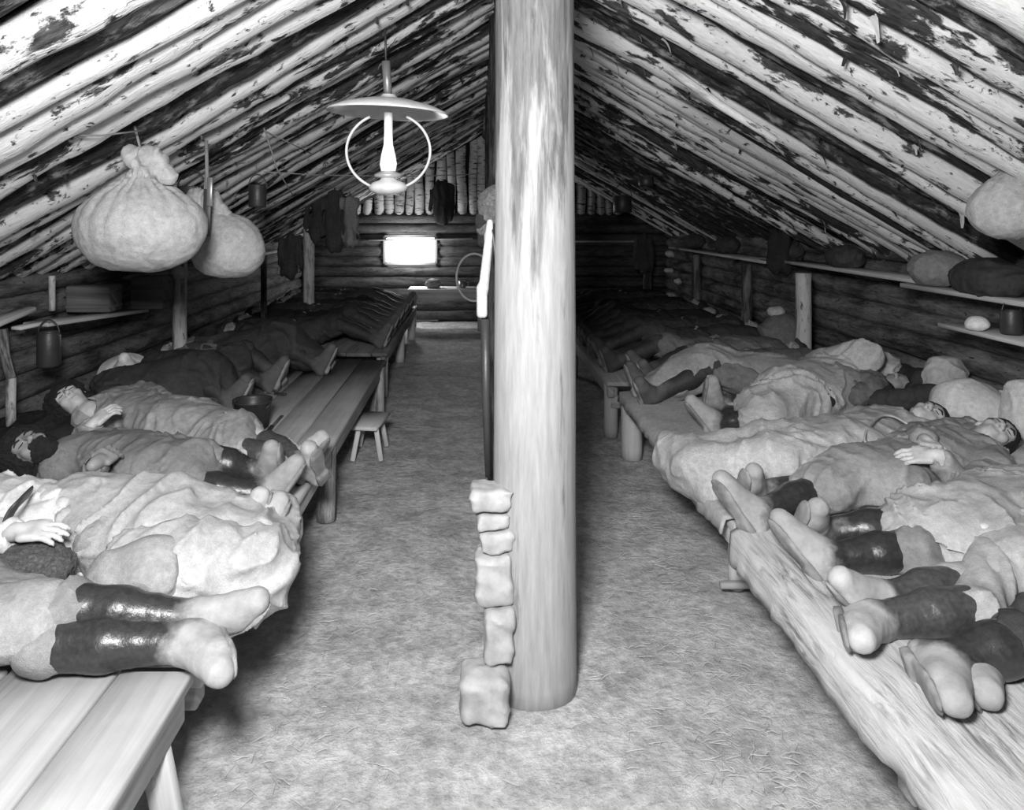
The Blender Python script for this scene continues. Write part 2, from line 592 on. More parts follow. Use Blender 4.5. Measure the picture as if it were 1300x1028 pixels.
# ---------------------------------------------------------------- far wall: lying logs below, upright birch logs in the gable
w = MB(); zc = .1; GT = 1.72
while zc < GT:
    rr = random.uniform(.085, .11)
    xs = np.linspace(XL - .1, XR + .1, 26)
    # the window opening lies at x -1.45..-.60, z .80..1.32
    if .86 < zc < 1.44:
        for x0, x1 in ((XL - .1, -1.42), (-.62, XR + .1)):
            xs = np.linspace(x0, x1, 14)
            w.tube([(q, YB + rr, zc) for q in xs], [rr * random.uniform(.95, 1.05) for _ in xs], 12, 0, .04)
    else:
        w.tube([(q, YB + rr, zc) for q in xs], [rr * random.uniform(.95, 1.05) for _ in xs], 12, 0, .04)
    zc += rr * 1.86
x = XL + .3
while x < XR - .3:
    rr = random.uniform(.055, .085)
    x += rr
    t = RZ - (.576 if x > RX else .573) * abs(x - RX)
    if t > GT + .05:
        zs = np.linspace(GT - .05, t + .1, 14)
        lean = random.uniform(-.02, .02)
        w.tube([(x + lean * (q - GT) + .01 * math.sin(q * 5 + x * 9), YB + rr + .02, q) for q in zs], [rr * random.uniform(.95, 1.05) for _ in zs], 10, 1, .05)
    x += rr + random.uniform(.0, .03)
w.box((.15, YB + .22, 1.66), (6.4, .04, 3.3), mat=2) if False else None
w.box((.15, YB + .24, 2.45), (6.4, .04, 1.5), mat=2)
w.box((-2.2, YB + .24, .85), (1.55, .04, 1.75), mat=2); w.box((1.35, YB + .24, .85), (3.9, .04, 1.75), mat=2)
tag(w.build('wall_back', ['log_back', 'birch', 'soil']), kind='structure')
# window
wt = MB()
x0, x1, z0, z1 = -1.45, -.62, .94, 1.38
for a, b2 in (((x0, YB - .01, z0), (x1, YB - .01, z0)), ((x0, YB - .01, z1), (x1, YB - .01, z1)), ((x0, YB - .01, z0), (x0, YB - .01, z1)), ((x1, YB - .01, z0), (x1, YB - .01, z1))):
    wt.plank(a, b2, .05, .05, up=(0, 1, 0))
wf = wt.build('window_1', 'plank_mid'); tag(wf, kind='structure')
wp = MB(); wp.box(((x0 + x1) / 2, YB + .04, (z0 + z1) / 2), (x1 - x0, .01, z1 - z0))
wp.build('pane', 'bright_pane', wf)

# ---------------------------------------------------------------- roof of slanting round poles
def roof_z(x):
    return RZ - (.576 if x > RX else .573) * abs(x - RX)
def slope(name, sgn):
    w = MB(); xe = (XR + .25) if sgn > 0 else (XL - .25)
    t = .576 if sgn > 0 else .573
    d = np.array([sgn, 0, -t]); d /= np.linalg.norm(d); nrm = np.array([t * sgn, 0, 1.0]); nrm /= np.linalg.norm(nrm)
    y = Y0
    Lr = abs(xe - RX) / d[0] * sgn
    k = 0
    while y < YB + .1:
        rr = random.choice([.045, .06, .072, .082, .09]) * random.uniform(.9, 1.12)
        gap = 0 if random.random() < .5 else random.uniform(.01, .06)
        y += rr + gap * .5
        p = random.random()
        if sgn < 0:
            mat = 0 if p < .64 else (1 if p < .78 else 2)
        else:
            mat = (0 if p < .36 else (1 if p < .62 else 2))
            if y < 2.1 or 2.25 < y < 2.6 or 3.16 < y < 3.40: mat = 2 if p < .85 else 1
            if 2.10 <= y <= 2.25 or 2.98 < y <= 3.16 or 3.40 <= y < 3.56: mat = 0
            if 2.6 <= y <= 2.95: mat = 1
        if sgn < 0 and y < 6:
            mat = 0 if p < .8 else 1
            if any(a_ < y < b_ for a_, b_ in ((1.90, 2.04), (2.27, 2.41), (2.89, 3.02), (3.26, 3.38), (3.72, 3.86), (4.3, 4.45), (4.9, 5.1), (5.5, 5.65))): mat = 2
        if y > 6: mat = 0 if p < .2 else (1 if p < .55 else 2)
        n = int(Lr / .11)
        recess = 0 if mat < 2 else random.uniform(.02, .06)
        taper = random.uniform(-.18, .18)
        yaw = random.uniform(-.012, .012)
        bow = random.uniform(-.02, .02); ph = random.uniform(0, 6)
        pts = []; rad = []
        for i in range(n + 1):
            s_ = Lr * i / n
            pts.append(np.array([RX, y, RZ]) + d * s_ + nrm * (rr + recess + .012 * math.sin(s_ * 2 + ph)) + np.array([0, yaw * s_ + bow * math.sin(s_ * 1.7 + ph), 0]))
            rad.append(rr * (1 + taper * (s_ / Lr - .5)) * random.uniform(.95, 1.06))
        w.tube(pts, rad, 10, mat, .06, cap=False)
        # knots and torn curls of bark
        for q in range(random.randint(1, 4) if y < 7 else 0):
            s_ = random.uniform(.2, Lr - .2); c = np.array([RX, y, RZ]) + d * s_ + nrm * recess * .6
            if random.random() < .5:
                w.tube([c - nrm * .0 + nrm * rr, c - nrm * random.uniform(.0, .03) + d * .02], [.016, .006], 6, 2)
            else:
                L = random.uniform(.03, .12); wd = random.uniform(.01, .03); tw = random.uniform(-.5, .5)
                V = []; 
                for e in range(5):
                    a = e / 4
                    cc = c + d * (L * a * .8) - nrm * (L * .5 * a * a + .002) + np.array([0, tw * L * a, 0])
                    V += [cc + np.array([0, wd * (1 - a * .6) * random.uniform(.6, 1.2), 0]), cc - np.array([0, wd * (1 - a * .6) * random.uniform(.6, 1.2), 0])]
                Fq = [[2 * e, 2 * e + 1, 2 * e + 3, 2 * e + 2] for e in range(4)]
                uo = random.uniform(0, 40)
                w.add(V, Fq, random.choice([0, 1, 2]), [[(uo + V[i_][0], uo + V[i_][1]) for i_ in f_] for f_ in Fq])
        y += rr + gap * .5
    a = np.array([RX, 0, RZ]) + nrm * .16; b2 = np.array([RX, 0, RZ]) + d * Lr + nrm * .16
    w.add([[a[0], Y0 - .1, a[2]], [a[0], YB + .3, a[2]], [b2[0], YB + .3, b2[2]], [b2[0], Y0 - .1, b2[2]]], [[0, 1, 2, 3]], 3)
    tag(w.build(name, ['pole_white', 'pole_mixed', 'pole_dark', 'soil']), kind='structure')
slope('ceiling_left', -1)
slope('ceiling_right', 1)
w = MB()
ys = np.linspace(Y0, YB + .1, 40)
w.tube([(RX, q, RZ - .02) for q in ys], [.1] * 40, 12, 0, .04)
tag(w.build('trim_ridge', ['post_dark']), kind='structure')
# near end of the barrack, behind the viewer: left open as a doorway wall of logs beside it
w = MB()
for sx in (-1, 1):
    zc = .1
    while zc < 1.9:
        x0, x1 = (XL - .2, -1.0) if sx < 0 else (1.3, XR + .2)
        xs = np.linspace(x0, x1, 8); w.tube([(q, Y0 - .1, zc) for q in xs], .1, 10, 0, .03); zc += .19
tag(w.build('wall_front', ['log_wall']), kind='structure')

# ---------------------------------------------------------------- ridge posts
def post(x, y, r, z1, mat, label, lean=(0, 0), wob=.02, name='roof_post'):
    w = MB(); zs = np.linspace(-.05, z1, 30)
    w.tube([(lean[0] * q, lean[1] * q, q) for q in zs], [r * (1.04 - .03 * q) for q in zs], 28, 0, wob, wobk=3)
    o = w.build(name, [mat], loc=(x, y, 0)); o.location = (x, y, 0)
    me = o.data
    for v in me.vertices: v.co += Vector((x, y, 0))
    return tag(o, label, 'post', 'ridge posts')
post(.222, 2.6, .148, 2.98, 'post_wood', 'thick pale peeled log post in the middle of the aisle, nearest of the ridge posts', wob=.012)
post(.215, 4.5, .125, 2.96, 'post_dark', 'dark bark-covered log post standing just behind the thick pale post')
post(.22, 7.4, .11, 2.96, 'post_dark', 'dark log post far down the aisle beyond the two nearer posts')
# ================================================================ people
for nm, bs in (('skin', .58), ('skin_dark', .30)):
    m, nt, b = newmat(nm)
    c = coords(nt)
    col = ramp(nt, noise(nt, c, 22, 4), [(.3, bs * .78), (.7, bs * 1.12)])
    nt.links.new(col, b.inputs['Base Color']); b.inputs['Roughness'].default_value = .5
    b.inputs['Specular IOR Level'].default_value = .4
    b.inputs['Subsurface Weight'].default_value = .0
    bump(nt, b, noise(nt, c, 120, 3), .25, .003)
def hairmat(name, base):
    m, nt, b = newmat(name)
    c = coords(nt)
    n1 = noise(nt, c, 85, 5, .75, .8)
    nt.links.new(ramp(nt, n1, [(.3, base * .4), (.7, base * 1.9)]), b.inputs['Base Color'])
    b.inputs['Roughness'].default_value = .75
    bump(nt, b, n1, 1, .012)
hairmat('hair_black', .018); hairmat('hair_brown', .05); hairmat('fur_black', .014); hairmat('fur_grey', .10)
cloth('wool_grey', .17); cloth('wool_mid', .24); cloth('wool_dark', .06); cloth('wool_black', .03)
cloth('wool_pale', .36); cloth('linen', .48, .12); cloth('linen_white', .78, .08); cloth('canvas', .48, .2)
cloth('blanket_pale', .52, .14, weave=120); cloth('blanket_grey', .30, .2, weave=160); cloth('blanket_dark', .055, .35, weave=160)
cloth('trouser_pale', .48, .18); cloth('trouser_grey', .28, .2); cloth('sack', .42, .15, weave=200); cloth('felt', .46, .2)
def leather(name, dark, pale, rg=.33):
    """boot leather with a dusty, scuffed foot; the attribute 'dust' is 1 on the foot"""
    m, nt, b = newmat(name)
    c = coords(nt)
    at = nt.nodes.new('ShaderNodeAttribute'); at.attribute_name = 'dust'
    n1 = noise(nt, c, 16, 6, .65); n2 = noise(nt, c, 70, 4)
    s = nt.nodes.new('ShaderNodeMath'); s.operation = 'MULTIPLY_ADD'
    nt.links.new(n1, s.inputs[0]); s.inputs[1].default_value = .7; nt.links.new(at.outputs['Fac'], s.inputs[2])
    f = ramp(nt, s.outputs[0], [(.55, 0), (1.05, 1)])
    col = mix(nt, f, ramp(nt, n2, [(.3, dark * .7), (.7, dark * 1.4)]), ramp(nt, n1, [(.3, pale * .7), (.7, pale * 1.15)]))
    nt.links.new(col, b.inputs['Base Color'])
    nt.links.new(ramp(nt, f, [(0, rg), (1, .9)]), b.inputs['Roughness'])
    b.inputs['Specular IOR Level'].default_value = .6
    bump(nt, b, n1, .35, .012)
plain('boot_sole', .24, .9, .2, 60, .4, var=.4)
leather('leather', .03, .36); leather('leather_worn', .06, .44); leather('leather_dull', .02, .10, .7)

def head_prims(c, u, f, s=1.0, chin=1.0, open_mouth=0):
    """c centre of the skull, u towards the crown, f out of the face"""
    u = unit(u); f = unit(np.asarray(f, float) - u * np.dot(f, u)); r = np.cross(f, u)
    R = np.array([r, f, u])
    g = lambda x, y, z: np.asarray(c) + (r * x + f * y + u * z) * s
    A = [ell(g(0, -.012, .025), np.array([.076, .094, .088]) * s, R),
         ell(g(0, .028, -.045), np.array([.058, .062, .066]) * s, R),
         ell(g(0, .060, -.088), np.array([.030, .026, .020]) * s, R),
         cap(g(-.040, .062, .022), g(.040, .062, .022), .017 * s),
         ell(g(-.040, .060, -.030), np.array([.022, .020, .020]) * s, R), ell(g(.040, .060, -.030), np.array([.022, .020, .020]) * s, R)]
    fine = [cap(g(0, .086, .012), g(0, .112, -.030), .0085 * s, .0135 * s),
            ell(g(-.013, .100, -.034), np.array([.010, .011, .009]) * s, R), ell(g(.013, .100, -.034), np.array([.010, .011, .009]) * s, R),
            ell(g(-.032, .078, .003), np.array([.015, .011, .0095]) * s, R), ell(g(.032, .078, .003), np.array([.015, .011, .0095]) * s, R),
            cap(g(-.020, .084, -.060), g(.020, .084, -.060), .0075 * s), cap(g(-.016, .082, -.072), g(.016, .082, -.072), .0085 * s)]
    for sx in (-1, 1):
        fine += [ell(g(sx * .079, -.012, -.005), np.array([.010, .021, .033]) * s, R), ell(g(sx * .085, -.022, .010), np.array([.009, .012, .018]) * s, R)]
    subs = [ell(g(-.033, .098, .002), np.array([.019, .020, .014]) * s, R), ell(g(.033, .098, .002), np.array([.019, .020, .014]) * s, R),
            cap(g(-.020, .095, -.0662), g(.020, .095, -.0662), .0035 * s),
            ell(g(-.089, -.004, -.002), np.array([.008, .010, .016]) * s, R), ell(g(.089, -.004, -.002), np.array([.008, .010, .016]) * s, R)]
    return A, fine, subs, g, R

def hand_prims(w, d, n, side=1, curl=.5, s=1.0, spread=.10):
    """w wrist, d towards the fingers, n out of the back of the hand; side +1/-1 puts the thumb"""
    d = unit(d); n = unit(np.asarray(n, float) - d * np.dot(n, d)); t = np.cross(d, n) * side
    A = [cap(w - d * .02 * s, w + d * .02 * s, .024 * s, .027 * s), rbox(w + d * .052 * s, (.034 * s, .045 * s, .014 * s), .012 * s, np.array([d, t, n]) if side > 0 else np.array([d, -t, -n]))]
    fing = []
    for k, (off, L) in enumerate(((.032, .068), (.011, .078), (-.011, .072), (-.032, .056))):
        b0 = w + (d * .088 + t * off) * s
        dd = unit(d + t * off * spread * 30 * .3)
        c1 = curl * .6 + .06 * k; c2 = curl * 1.3
        p1 = b0 + (dd * math.cos(c1) - n * math.sin(c1)) * L * .45 * s
        p2 = p1 + (dd * math.cos(c1 + c2 * .8) - n * math.sin(c1 + c2 * .8)) * L * .32 * s
        p3 = p2 + (dd * math.cos(c1 + c2 * 1.3) - n * math.sin(c1 + c2 * 1.3)) * L * .23 * s
        fing += chain([b0 - d * .02 * s, p1, p2, p3], [.0098 * s, .0092 * s, .0084 * s, .0072 * s])
    tb = w + (d * .025 + t * .030) * s
    p1 = tb + (d * .6 + t * .7 - n * .25) * .036 * s
    p2 = p1 + (d * .85 + t * .35 - n * .3) * .030 * s
    fing += chain([tb, p1, p2], [.0125 * s, .0105 * s, .0085 * s])
    return A, fing

def multi_field(groups):
    """groups: list of (prims, k): blend each, then all with k of the later group"""
    def f(p):
        v = None
        for prims, k in groups:
            w = None
            for a in prims:
                near = np.all((p > a[1] - .1) & (p < a[2] + .1), 1)
                x = np.full(len(p), .1)
                if near.any(): x[near] = a[0](p[near])
                w = x if w is None else smin(w, x, k)
            v = w if v is None else smin(v, w, k)
        return v
    allp = [a for g_ in groups for a in g_[0]]
    return f, np.min([a[1] for a in allp], 0), np.max([a[2] for a in allp], 0)

def shellf(fn, t):
    return (lambda p: (lambda v: np.maximum(v, -(v + t)))(fn[0](p))), fn[1], fn[2]

PEOPLE = 0
def person(label, J, coat='wool_grey', trousers='trouser_grey', boots='leather', hair='hair_black', hat=None, beard=False,
           face=None, crown=None, skin='skin', hd=.012, hb=.010, flat=1.45, skirt=.75, fl=PZ, group=None, hands=(), show=('body', 'coat', 'trousers', 'boots'),
           fold=.014, girth=1.0, dust0=.55, bfold=.0022, open_coat=False, cap_mat='wool_dark', seed=None, boot_h=.40, feet='up', feetdir=None, splay=.5, footw=1.0, kcoat=.05, belt=False, collar=True):
    """J: joints in metres. neck, chest, pelvis, head; kneeL/R, ankleL/R, toeL/R; elbowL/R, wristL/R (optional)"""
    global PEOPLE
    PEOPLE += 1
    sd = PEOPLE if seed is None else seed
    J = {k: np.asarray(v, float) for k, v in J.items()}
    root = empty('person', (*((J['chest'] + J['pelvis']) / 2)[:2], fl), label, 'person', group)
    sp = unit(J['chest'] - J['pelvis']); up = V3(0, 0, 1)
    roll = J.get('roll', 0); perp = unit(np.cross(up, sp)) 
    perp = unit(perp * math.cos(float(roll)) + up * math.sin(float(roll)))
    sh = J['chest'] + sp * .16 * 1
    S = {'L': J.get('shoulderL', sh + perp * .165), 'R': J.get('shoulderR', sh - perp * .165)}
    H = {'L': J['pelvis'] + perp * .09, 'R': J['pelvis'] - perp * .09}
    for k in S: S[k][2] = max(S[k][2], fl + .075)
    # ---- body: one surface
    if 'body' in show:
        u = crown if crown is not None else unit(J['head'] - J['neck'])
        f = face if face is not None else V3(0, -.3, 1)
        hp, fine, hs, g, R = head_prims(J['head'], u, f)
        neckbase = J['chest'] + sp * .18
        big = chain([g(0, -.015, -.05), J['neck'], neckbase], [.052, .056, .075])
        tor = [cap(J['chest'] + sp * .08, J['chest'] - sp * .08, .135, .125, 1.35), cap(J['chest'] - sp * .08, J['pelvis'], .12, .13, 1.3), cap(S['L'], S['R'], .055)]
        for k in 'LR':
            if 'knee' + k in J:
                tor += chain([H[k], J['knee' + k], J['ankle' + k]], [.075, .048, .036])
            if 'elbow' + k in J:
                tor += chain([S[k], J['elbow' + k], J['wrist' + k]], [.048, .038, .026])
        groups = [(tor, .03), (big, .02), (hp, .022)]
        fi = list(fine)
        for (k, dr, nn, cu) in hands:
            a, fg = hand_prims(J['wrist' + k], dr, nn, 1 if k == 'L' else -1, cu)
            groups.append((a, .012)); fi += fg
        base = multi_field(groups)
        def bf(p, base=base, fi=fi):
            v = base[0](p)
            w = None
            for a in fi:
                near = np.all((p > a[1] - .04) & (p < a[2] + .04), 1)
                x = np.full(len(p), .04)
                if near.any(): x[near] = a[0](p[near])
                w = x if w is None else smin(w, x, .0035)
            return smin(v, w, .006)
        lo = np.minimum(base[1], np.min([a[1] for a in fi], 0)); hi = np.maximum(base[2], np.max([a[2] for a in fi], 0))
        body = sdf_obj('body', sdf_mesh([(bf, lo, hi)], h=hd, subs=hs if hd < .009 else (), ks=.006, floor=fl + .004), skin, root)
        # ---- hair, beard, hat
        sk = ell(g(0, -.020, .034), np.array([.085, .098, .090]), R)
        facecut = ell(g(0, .105, -.035), np.array([.082, .080, .108]), R)
        neckcut = ell(g(0, -.0, -.125), np.array([.12, .12, .085]), R)
        if hair and hat != 'fur' and hat != 'cap':
            sdf_obj('hair', sdf_mesh([sk], h=max(hd, .007), subs=[facecut, neckcut], ks=.01, folds=.006, fscale=45, seed=sd), hair, body)
        if hd < .009:
            for sx in (-1, 1):
                w = MB(); w.tube([g(sx * .014, .090, .020), g(sx * .032, .089, .027), g(sx * .050, .076, .021)], [.0035, .0048, .0028], 8); w.build('eyebrow', 'hair_black', body)
                w = MB(); w.tube([g(sx * .018, .088, -.001), g(sx * .033, .0895, -.0055), g(sx * .047, .081, -.001)], [.0014, .0022, .0014], 6); w.build('eyelashes', 'hair_black', body)
            w = MB(); w.tube([g(-.020, .0895, -.0655), g(0, .0935, -.0665), g(.020, .0895, -.0655)], [.0012, .0022, .0012], 6); w.build('mouth', 'skin_dark', body)
        if hat == 'fur':
            hc = ell(g(0, -.03, .055), np.array([.112, .112, .095]), R)
            fc = ell(g(0, .125, -.045), np.array([.088, .085, .118]), R)
            sdf_obj('fur_hat', sdf_mesh([hc, ell(g(0, -.05, -.03), np.array([.105, .08, .07]), R)], h=max(hd, .007), subs=[fc], ks=.01, k=.02, folds=.014, fscale=30, seed=sd), 'fur_black', root)
        if hat == 'cap':
            hc = ell(g(0, -.022, .062), np.array([.096, .108, .070]), R)
            sdf_obj('cap', sdf_mesh([hc, cap(g(-.05, .085, .045), g(.05, .085, .045), .02)], h=max(hd, .008), k=.02, folds=.006, fscale=18, subs=[ell(g(0, .11, -.05), np.array([.09, .08, .09]), R)], seed=sd), cap_mat, root)
        if beard:
            bd = [ell(g(0, .045, -.085), np.array([.056, .052, .044]), R), ell(g(0, .066, -.108), np.array([.036, .032, .034]), R), cap(g(-.026, .094, -.051), g(.026, .094, -.051), .009)]
            bs = [ell(g(0, .11, -.064), np.array([.020, .022, .009]), R), ell(g(0, .12, .0), np.array([.06, .10, .046]), R)]
            sdf_obj('beard', sdf_mesh(bd, h=max(hd, .007), k=.02, subs=bs, ks=.008, folds=.008, fscale=45, seed=sd), hair or 'hair_brown', body)
    # ---- coat
    def clothbelow(adds, name, mat, h=hb, k=.04, fo=fold, fs=10, inter=(), subs=(), parent=root, fdir=None, ks=.01):
        return sdf_obj(name, sdf_mesh(adds, h=h, k=k, floor=fl + .002, folds=fo, fscale=fs, seed=sd * 7 + len(name), inter=inter, subs=subs, fdir=fdir, ks=ks), mat, parent)
    kz = flat
    if 'coat' in show:
        A = [cap(J['chest'] + sp * .12, J['chest'] - sp * .08, .165 * girth, .165 * girth, kz), cap(J['chest'] - sp * .08, J['pelvis'], .160 * girth, .162 * girth, kz),
             cap(S['L'], S['R'], .080)]
        if 'kneeL' in J and skirt > 0:
            for k in 'LR':
                e = H[k] + (J['knee' + k] - H[k]) * skirt
                A.append(cap(H[k], e, .11 * girth, .10 * girth, 1.2))
            m0 = (H['L'] + H['R']) / 2; e = m0 + ((J['kneeL'] + J['kneeR']) / 2 - m0) * skirt; m0 = m0.copy()
            A.append(cap(m0, e, .13, .13, 1.6))
        for k in 'LR':
            if 'elbow' + k in J:
                wv = J['wrist' + k]; ev = J['elbow' + k]
                cuff = ev + (wv - ev) * .84
                clothbelow(chain([S[k], ev, cuff], [.076, .062, .048], 1.05), 'sleeve', coat, fo=fold * .8, k=.02, subs=[cap(cuff + (wv - ev) * .02, wv + (wv - ev) * .3, .036)] if k in [q[0] for q in hands] else (), ks=.004)
        nk = J['neck']
        if collar: A.append(cap(J['chest'] + sp * .16, J['chest'] + sp * .16 + (nk - J['chest'] - sp * .16) * .78, .095, .074))
        subs = []
        if 'body' in show and collar: subs = [cap(nk, J['head'], .066, .07)]
        ct = clothbelow(A, 'coat', coat, k=kcoat, fo=fold, subs=subs)
        if belt:
            a = J['pelvis'] + sp * .10
            x, y, z_ = sp, perp, up
            Wb = MB(); pts = []
            for q in range(25):
                t = PI * q / 24
                pts.append(a + y * .196 * girth * math.cos(t) + up * (.185 * girth / kz ** .5 * 1.05) * math.sin(t) * .98)
            Wb.tube(pts, .016, 8, 0, flat=.4)
            Wb.build('belt', 'leather_strap', ct)
    if 'trousers' in show and 'kneeL' in J:
        for k in 'LR':
            e = J['knee' + k] + (J['ankle' + k] - J['knee' + k]) * .12
            if 'boots' not in show: e = J['ankle' + k]
            clothbelow(chain([H[k], J['knee' + k], e], [.094, .070, .060], 1.15), 'trouser_leg', trousers, fo=fold * .9, k=.03, inter=())
    if 'boots' in show and 'kneeL' in J:
        for k in 'LR':
            kn, an, to = J['knee' + k], J['ankle' + k], J['toe' + k]
            top = an + unit(kn - an) * min(boot_h, np.linalg.norm(kn - an) * .93)
            shd = unit(an - kn)
            if feet == 'up' or (feet == 'mixed' and k == 'R'):
                out = perp * (1 if k == 'L' else -1); out = unit(V3(out[0], out[1], 0))
                fd = unit(shd * .30 + up * .80 + out * splay)
            else: fd = unit(to - an)
            if feetdir and k in feetdir: fd = unit(V3(*feetdir[k]))
            nsl = unit(shd - fd * np.dot(shd, fd)); sdv = np.cross(fd, nsl)
            heel = an + nsl * .048 - fd * .040
            ball = an + fd * .120 + nsl * .052; tip = an + fd * .180 + nsl * .050
            A = [cap(top, top + (an - top) * .35, .064, .064), cap(top + (an - top) * .35, an, .063, .047), cap(an, heel, .045, .035 * footw), cap(heel, ball, .033 * footw, .038 * footw), cap(ball, tip, .036 * footw, .031 * footw), cap(an, ball, .045, .036), cap(an + fd * .02, tip - nsl * .012, .042, .026)]
            L = np.linalg.norm(an - top)
            def dust(V, an=an, d=shd, L=L, fd=fd):
                t = ((V - an) @ d) / L
                return np.clip(dust0 + t * 1.6 + np.maximum((V - an) @ fd, 0) * 6, -.3, 1.0)
            mesh = sdf_mesh(A, h=hb * .85, k=.028, floor=fl + .002, folds=bfold, fscale=11, fdir=np.array([2.2, .8, 1]), seed=sd * 3 + ord(k), inter=[((lambda p, o_=heel + nsl * .030, n_=nsl: (p - o_) @ n_), 0, 0)])
            bo = sdf_obj('boot', mesh, boots, root, attr=dust)
            Rs = np.array([fd, sdv, nsl]); cs = (heel + tip) / 2 + nsl * .034
            sdf_obj('boot_sole', sdf_mesh([rbox(cs - fd * .01, (.105, .030 * footw, .009), .008, Rs), ell(cs + fd * .058, (.074, .043 * footw, .010), Rs), rbox(cs - fd * .080 + nsl * .010, (.030, .032 * footw, .012), .006, Rs)], h=min(hb, .011) * .8, k=.012), 'boot_sole', bo)
    return root

def drape(name, label, cat, prims, mat, h=.012, k=.07, fold=.014, fs=6.0, t=.018, fl=PZ, seed=1, group=None, fdir=None, grow=0.0):
    """cloth lying over what it covers: a hollow shell"""
    hb_ = max(h, t * .55)
    def fn(p):
        v = None
        for a in prims:
            near = np.all((p > a[1] - .15) & (p < a[2] + .15), 1)
            x = np.full(len(p), .15)
            if near.any(): x[near] = a[0](p[near])
            v = x if v is None else smin(v, x, k)
        return v - grow
    lo = np.min([a[1] for a in prims], 0) - grow; hi = np.max([a[2] for a in prims], 0) + grow
    c = (lo + hi) / 2; c[2] = fl
    V, F = sdf_mesh([(fn, lo, hi)], h=h, floor=fl + .003, folds=fold, fscale=fs, seed=seed, fdir=fdir, shell=t, pad=.05)
    o = sdf_obj(name, (V, F), mat, loc=c)
    return tag(o, label, cat, group)
plain('leather_strap', .04, .5, .5)
# ================================================================ sleeping platforms
def platform(x0, x1, y0, y1, side, label, mat, legs, legr=.06, widths=(.16, .26), legmat='plank_pale', splay=False):
    """side +1: aisle edge at x0; side -1: aisle edge at x1"""
    root = empty('sleeping_platform', ((x0 + x1) / 2, (y0 + y1) / 2, 0), label, 'platform')
    w = MB(); ex = x0 if side > 0 else x1
    th = .035
    x = x0
    while x < x1 - .05:
        wd = min(random.uniform(*widths), x1 - x)
        if x1 - x - wd < .08: wd = x1 - x
        w.box((x + wd / 2, (y0 + y1) / 2 + random.uniform(-.02, .02), PZ - th / 2 - random.uniform(0, .003)), (wd - .006, y1 - y0 - random.uniform(0, .05), th), mat=0, bev=.005)
        x += wd
    w.build('deck', mat, root)
    w = MB()
    w.box((ex + side * .045, (y0 + y1) / 2, PZ - th - .05), (.05, y1 - y0 - .1, .09), mat=0)
    w.build('edge_board', mat, root)
    for yy in (y0 + .12, (y0 + y1) / 2, y1 - .14):
        w = MB(); w.box(((x0 + x1) / 2, yy, PZ - th - .14), (x1 - x0 - .1, .07, .09)); w.build('crossbeam', 'plank_mid', root)
    for (lx, ly, r, dx) in legs:
        w = MB()
        if r > 0:
            w.tube([(lx + dx * (1 - q / 6), ly, (PZ - th) * q / 6) for q in range(7)], [r] * 7, 14, 0, .03)
        else:
            w.plank((lx + dx, ly, 0), (lx, ly, PZ - th), .075, -r, up=(0, 1, 0))
        w.build('leg', legmat, root)
    for yy in (y0 + .3, y1 - .3):
        w = MB(); lx = (x1 - .25) if side > 0 else (x0 + .25)
        w.tube([(lx, yy, (PZ - th) * q / 4) for q in range(5)], .05, 12, 0, .03); w.build('leg', 'plank_mid', root)
    return root
platform(1.04, XR - .02, .75, 2.84, 1, 'board platform under the sleepers nearest the viewer beside the right wall', 'plank_mid', [(1.42, 2.3, -.05, 0), (1.42, 1.2, -.05, 0)])
platform(1.05, XR - .02, 2.88, 5.12, 1, 'board platform with the hands-folded sleeper, reaching to a stout pale leg', 'plank_mid', [(1.11, 5.0, .075, 0), (1.2, 3.25, .035, 0)])
platform(1.00, XR - .02, 5.35, 9.8, 1, 'dark far platform along the right wall, past the stout pale leg', 'plank_mid', [(1.06, 5.5, .055, 0), (1.06, 7.6, .055, 0), (1.06, 9.6, .055, 0)])
platform(XL + .02, -.77, .70, 1.99, -1, 'bare pale plank table end with a splayed leg, nearest on the left', 'plank_pale', [(-.85, 1.84, -.035, .085), (-.82, .9, -.035, .06)], widths=(.27, .34))
platform(XL + .02, -.775, 2.02, 6.22, -1, 'long plank platform along the left wall that carries the dark pot', 'plank_pale', [(-.83, 3.98, .055, 0), (-.83, 6.05, .065, 0)], legmat='post_pale')
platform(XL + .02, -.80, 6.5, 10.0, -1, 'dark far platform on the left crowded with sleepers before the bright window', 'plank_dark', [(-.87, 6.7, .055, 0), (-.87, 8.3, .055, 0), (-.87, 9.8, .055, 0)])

# ---- low stool by the left platform
root = empty('stool', tuple(P(468, 578, 0)[:2]) + (0,), 'small low wooden stool in the aisle by the left platform', 'stool')
c = P(470, 534, .235); c[2] = .235
w = MB(); w.box(c, (.20, .40, .028), Matrix.Rotation(-.12, 3, 'Z'), bev=.006); w.build('seat', 'stool_wood', root)
for sx in (-1, 1):
    for sy in (-1, 1):
        w = MB(); a = c + V3(sx * .06, sy * .13, -.01); b2 = c + V3(sx * .10, sy * .16, 0); b2[2] = 0
        w.plank(a, b2, .034, .03, up=(0, 1, 0)); w.build('leg', 'stool_wood', root)

